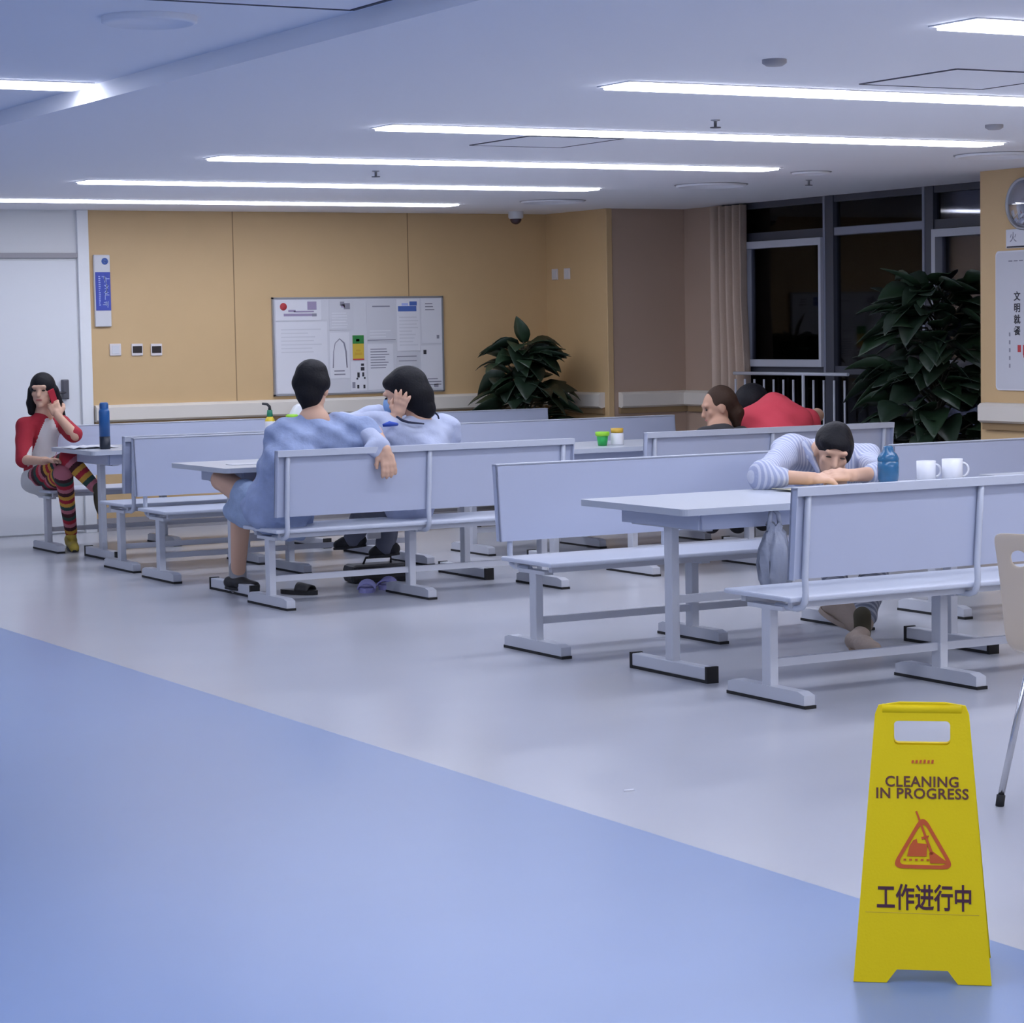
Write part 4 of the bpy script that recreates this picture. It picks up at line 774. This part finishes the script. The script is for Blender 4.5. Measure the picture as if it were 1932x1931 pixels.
# --- woman with bobbed hair and face mask beside him
def woman_bob():
    P = person('person with a black bob and blue face mask in a pale gown, cheek in hand', W(770, 985, 12.35))
    pel, ch, nk, hd = W(772, 962, 12.40), W(795, 850, 12.34), W(790, 790, 12.36), W(765, 738, 12.40)
    s1, e1, w1 = W(744, 822, 12.34), W(645, 806, 12.58), W(750, 786, 12.33)
    s2, e2, w2 = W(838, 815, 12.40), W(850, 890, 12.60), W(800, 905, 12.80)
    h1, k1, a1 = W(760, 965, 12.46), W(690, 955, 12.92), W(668, 1022, 13.02); h2, k2, a2 = W(782, 965, 12.46), W(732, 955, 12.92), W(728, 1036, 12.92)
    fw = (-RIGHT*.95+AWAY*.35-UP*.30).normalized(); up = (UP-RIGHT*.2).normalized()
    sd, f, u = axes(fw, up); A = [tuple(sd), tuple(f), tuple(u)]
    body = head(hd+f*.026-u*.012, fw, 1.05, up)+[C(nk-UP*.05, hd-u*.04-f*.02, .052, .048)]+chain([s1, e1, w1], [.046, .038, .026])+chain([s2, e2, w2], [.046, .04, .028])+[C(nk-UP*.03, pel, .08, .10), C(s1, s2, .06)]+chain([h1, k1, a1], [.08, .055, .036])+chain([h2, k2, a2], [.08, .055, .036])
    body += hand(w1, W(760, 742, 12.285)-w1, AWAY*.9+RIGHT*.2, .92, .10, .75)+hand(w2, -RIGHT+AWAY*.4, -UP, .95, .4)
    grow('body', body, 'skin', P, h=.006, k=.011)
    face_bits(P, hd+f*.026-u*.012, fw, 1.05, up)
    hp = [('e', tuple(hd+u*.040-f*.020), (.095, .118, .100), A), ('e', tuple(hd-f*.065-u*.030), (.100, .088, .115), A), C(hd-f*.06-u*.06, hd-f*.075-u*.125, .088, .068), ('e', tuple(hd+u*.072+f*.058), (.060, .058, .042), A), ('e', tuple(hd-f*.035-u*.02+sd*-.05), (.04, .07, .09), A)]
    grow('hair', hp, 'hair', P, h=.006, k=.025, carve=[('e', tuple(hd+f*.118-u*.070), (.125, .108, .112), A)], wr=.003, seed=3)
    grow('face_mask', [('e', tuple(hd+f*.112-u*.060), (.062, .044, .062), A)], 'mask', P, h=.005, wr=.0016, seed=2)
    gown = [C(nk-UP*.075, ch, .10, .145), C(ch, pel+UP*.04, .15, .15), C(s1, s2, .082), C(s1, ch, .09, .12), C(s2, ch, .09, .12)]+chain([s1, e1, e1+(w1-e1)*.80], [.080, .066, .046])+[C(W(652, 800, 12.62), W(716, 774, 12.62), .055, .040)]+chain([s2, e2, w2], [.078, .068, .05])
    grow('gown', gown, 'gown_light', P, h=.0075, k=.05, wr=.006, seed=6)
    m = MB(); m.tube([W(748, 786, 12.27), W(758, 793, 12.25), W(770, 797, 12.24), W(800, 800, 12.235)], [.006, .008, .007, .004], n=8); m.tube([W(818, 776, 12.30), W(826, 784, 12.30), W(828, 790, 12.31)], .005, n=8); o = m.build('collar_trim', 'trim_navy', P); o.matrix_parent_inverse = Matrix.Translation(-P.location)
    m = MB(); m.tube([W(722, 803, 12.24), W(735, 800, 12.22), W(750, 801, 12.235)], [.008, .016, .008], n=8); o = m.build('badge_ribbon', 'royal', P); o.matrix_parent_inverse = Matrix.Translation(-P.location)
    for a, b, c_ in ((h1, k1, a1), (h2, k2, a2)): grow('trouser_leg', chain([a, b, c_+UP*.02], [.095, .075, .058]), 'grey_cloth', P, h=.0075, k=.03, wr=.004)
    m = MB(); m.box(W(700, 1008, 12.83)-Vector((.022, .01, .03)), W(712, 1008, 12.83)+Vector((.02, .01, .035)), 0, .006); o = m.build('trouser_patch', 'white_cloth', P); o.matrix_parent_inverse = Matrix.Translation(-P.location)
    shoe('shoe', a1-UP*.03+RIGHT*.04, a1-UP*.045-RIGHT*.12, 'shoe_black', P, .95, 'shoe_black', a1); shoe('shoe', a2-UP*.035+RIGHT*.05, a2-UP*.05-RIGHT*.10, 'shoe_black', P, .95, 'shoe_black', a2)
woman_bob()

# --- student asleep on folded hands
def student():
    P = person('person in striped pyjamas asleep with the face on the hands at the front table', W(1580, 1010, 9.72))
    pel, ch, nk, hd = W(1585, 985, 9.84), W(1545, 885, 9.66), W(1556, 858, 9.50), W(1572, 851, 9.30)
    s1, e1, w1 = W(1488, 856, 9.60), W(1438, 899, 9.12), W(1524, 903, 8.96)
    s2, e2, w2 = W(1632, 872, 9.62), W(1668, 893, 9.16), W(1608, 897, 8.98)
    h1, k1, a1 = W(1560, 985, 9.80), W(1560, 990, 9.30), W(1582, 1135, 9.24); h2, k2, a2 = W(1620, 985, 9.80), W(1665, 1010, 9.34), W(1627, 1182, 9.02)
    fw = (-AWAY*.88+RIGHT*.0-UP*.36).normalized(); up = (UP*.9-AWAY*.36+RIGHT*.16).normalized()
    sd, f, u = axes(fw, up); A = [tuple(sd), tuple(f), tuple(u)]
    body = head(hd, fw, 1.03, up)+[C(nk, hd-f*.03-u*.03, .056, .052)]+chain([s1, e1, w1], [.046, .040, .029])+chain([s2, e2, w2], [.046, .040, .029])+[C(nk, pel, .08, .10), C(s1, s2, .06)]+chain([h1, k1, a1], [.08, .055, .036])+chain([h2, k2, a2], [.08, .055, .036])
    body += hand(w1, W(1572, 902, 8.93)-w1, -UP+AWAY*.35, 1.0, .42)+hand(w2, W(1560, 897, 9.02)-w2, -UP*.7+AWAY*.4, 1.0, .30, thumb=-1)
    grow('body', body, 'skin', P, h=.006, k=.011); face_bits(P, hd, fw, 1.03, up, True)
    hp = [('e', tuple(hd+u*.040-f*.022), (.090, .106, .096), A), ('e', tuple(hd+u*.060+f*.045), (.074, .050, .038), A), ('e', tuple(hd-sd*.062+u*.01+f*.005), (.026, .058, .058), A)]
    grow('hair', hp, 'hair', P, h=.0055, k=.02, carve=[('e', tuple(hd+f*.125-u*.036+sd*.012), (.080, .085, .098), A)], wr=.0035, seed=8)
    top = [C(nk-UP*.03+AWAY*.05, ch, .085, .13), C(ch, pel+UP*.05, .135, .14), C(s1, s2, .078), C(s1, ch, .085, .11), C(s2, ch, .085, .11)]+chain([s1, e1, e1+(w1-e1)*.42], [.072, .056, .048])+chain([s2, e2, e2+(w2-e2)*.45], [.070, .056, .048])
    grow('pyjama_top', top, 'pyjama', P, h=.007, k=.045, wr=.006, seed=9)
    grow('collar', [C(W(1520, 838, 9.46), W(1530, 862, 9.40), .020, .016), C(W(1530, 862, 9.40), W(1544, 890, 9.34), .018, .012)], 'pyjama', P, h=.006, k=.02)
    for a, b, c_ in ((h1, k1, a1), (h2, k2, a2)): grow('trouser_leg', chain([a, b, b+(c_-b)*.86], [.095, .075, .060]), 'plaid', P, h=.0075, k=.03, wr=.004)
    grow('sock', chain([a1+UP*.04, a1-UP*.01], [.043, .042]), 'sock', P, h=.006); grow('sock', chain([a2+UP*.05, a2-UP*.03], [.042, .040]), 'shoe_olive', P, h=.006)
    shoe('shoe', W(1564, 1160, 9.20), W(1606, 1186, 9.10), 'shoe_tan', P, 1.55, 'shoe_tan', a1-UP*.0); shoe('shoe', G(1612, 1226), G(1655, 1238), 'shoe_tan', P, 1.1, 'shoe_sole', a2-UP*.03)
student()

# --- two people slumped on the table behind
def sleeper():
    P = person('person in a red shirt slumped forward over the table, seen from behind', W(1470, 960, 12.6))
    pel, ch, nk, hd = W(1480, 885, 12.66), W(1466, 800, 12.92), W(1440, 782, 13.14), W(1418, 768, 13.22)
    s1, e1, w1 = W(1418, 795, 13.05), W(1405, 818, 13.25), W(1440, 815, 13.45); s2, e2, w2 = W(1520, 795, 13.05), W(1541, 784, 13.22), W(1530, 812, 13.42)
    h1, k1, a1 = W(1450, 890, 12.75), W(1445, 890, 13.10), W(1440, 985, 13.05); h2, k2, a2 = W(1505, 890, 12.75), W(1520, 890, 13.10), W(1515, 985, 13.05)
    fw = (AWAY*.5-RIGHT*.5-UP*.6).normalized(); up = (UP*.8+AWAY*.5).normalized(); sd, f, u = axes(fw, up); A = [tuple(sd), tuple(f), tuple(u)]
    body = head(hd, fw, 1.0, up)+[C(nk, hd, .055, .05)]+chain([s1, e1, w1], [.048, .040, .03])+chain([s2, e2, w2], [.050, .044, .03])+[C(nk, pel, .09, .12), C(s1, s2, .07)]+chain([h1, k1, a1], [.08, .058, .038])+chain([h2, k2, a2], [.08, .058, .038])
    body += hand(w1, RIGHT*.6+AWAY, -UP, 1., .3)+hand(w2, -RIGHT*.6+AWAY, -UP, 1., .3, thumb=-1)
    grow('body', body, 'skin', P, h=.0075, k=.02)
    grow('hair', [('e', tuple(hd+UP*.03), (.115, .115, .120), A), ('e', tuple(hd+UP*.05-RIGHT*.0), (.10, .11, .10), A)], 'hair', P, h=.007, carve=[('e', tuple(hd+f*.15-u*.04), (.09, .10, .10), A)])
    grow('shirt', [C(pel, ch, .16, .155), C(ch, W(1462, 775, 13.0), .15, .12), C(s1-UP*.02, s2-UP*.02, .085), C(ch-RIGHT*.10, ch+RIGHT*.12, .13, .12)]+chain([s1, s1+(e1-s1)*.7], [.085, .07])+chain([s2, s2+(e2-s2)*.35], [.082, .07]), 'pinkred', P, h=.008, k=.06, wr=.004, seed=3)
    for a, b, c_ in ((h1, k1, a1), (h2, k2, a2)): grow('trouser_leg', chain([a, b, c_], [.10, .08, .06]), 'dark_cloth', P, h=.009, k=.03)
sleeper()
def brown_haired():
    P = person('person with tied brown hair sitting beside the one in the red shirt', W(1365, 970, 12.7))
    pel, ch, nk, hd = W(1370, 900, 12.72), W(1366, 840, 12.82), W(1358, 800, 12.90), W(1354, 768, 12.94)
    s1, e1, w1 = W(1332, 826, 12.86), W(1322, 850, 13.05), W(1345, 826, 13.30); s2, e2, w2 = W(1398, 828, 12.86), W(1405, 850, 13.05), W(1385, 826, 13.30)
    h1, k1, a1 = W(1350, 905, 12.8), W(1340, 900, 13.15), W(1342, 990, 13.10); h2, k2, a2 = W(1388, 905, 12.8), W(1395, 900, 13.15), W(1392, 990, 13.10)
    fw = (-RIGHT*.95-AWAY*.15-UP*.25).normalized(); sd, f, u = axes(fw); A = [tuple(sd), tuple(f), tuple(u)]
    body = head(hd, fw, 1.02)+[C(nk-UP*.06, hd-u*.04, .058, .056)]+chain([s1, e1, w1], [.045, .038, .027])+chain([s2, e2, w2], [.045, .038, .027])+[C(nk-UP*.03, pel, .08, .10), C(s1, s2, .06)]+chain([h1, k1, a1], [.08, .055, .036])+chain([h2, k2, a2], [.08, .055, .036])+hand(w1, AWAY, -UP, .95, .3)+hand(w2, AWAY, -UP, .95, .3, thumb=-1)
    grow('body', body, 'skin2', P, h=.0075, k=.018); face_bits(P, hd, fw, 1.02)
    grow('hair', [('e', tuple(hd+u*.040-f*.030), (.088, .100, .092), A), C(hd-f*.075, hd-f*.105-u*.07, .062, .05), C(hd-f*.105-u*.07, hd-f*.09-u*.14, .048, .03)], 'brown_hair', P, h=.007, k=.03, carve=[('e', tuple(hd+f*.11-u*.045), (.10, .095, .095), A)], wr=.003, seed=7)
    grow('shirt', [C(nk-UP*.06, ch, .08, .12), C(ch, pel, .125, .13), C(s1, s2, .068)]+chain([s1, e1], [.068, .06])+chain([s2, e2], [.068, .06]), 'dark_cloth', P, h=.009, k=.04, wr=.004)
    for a, b, c_ in ((h1, k1, a1), (h2, k2, a2)): grow('trouser_leg', chain([a, b, c_], [.10, .08, .06]), 'dark_cloth', P, h=.009, k=.03)
brown_haired()
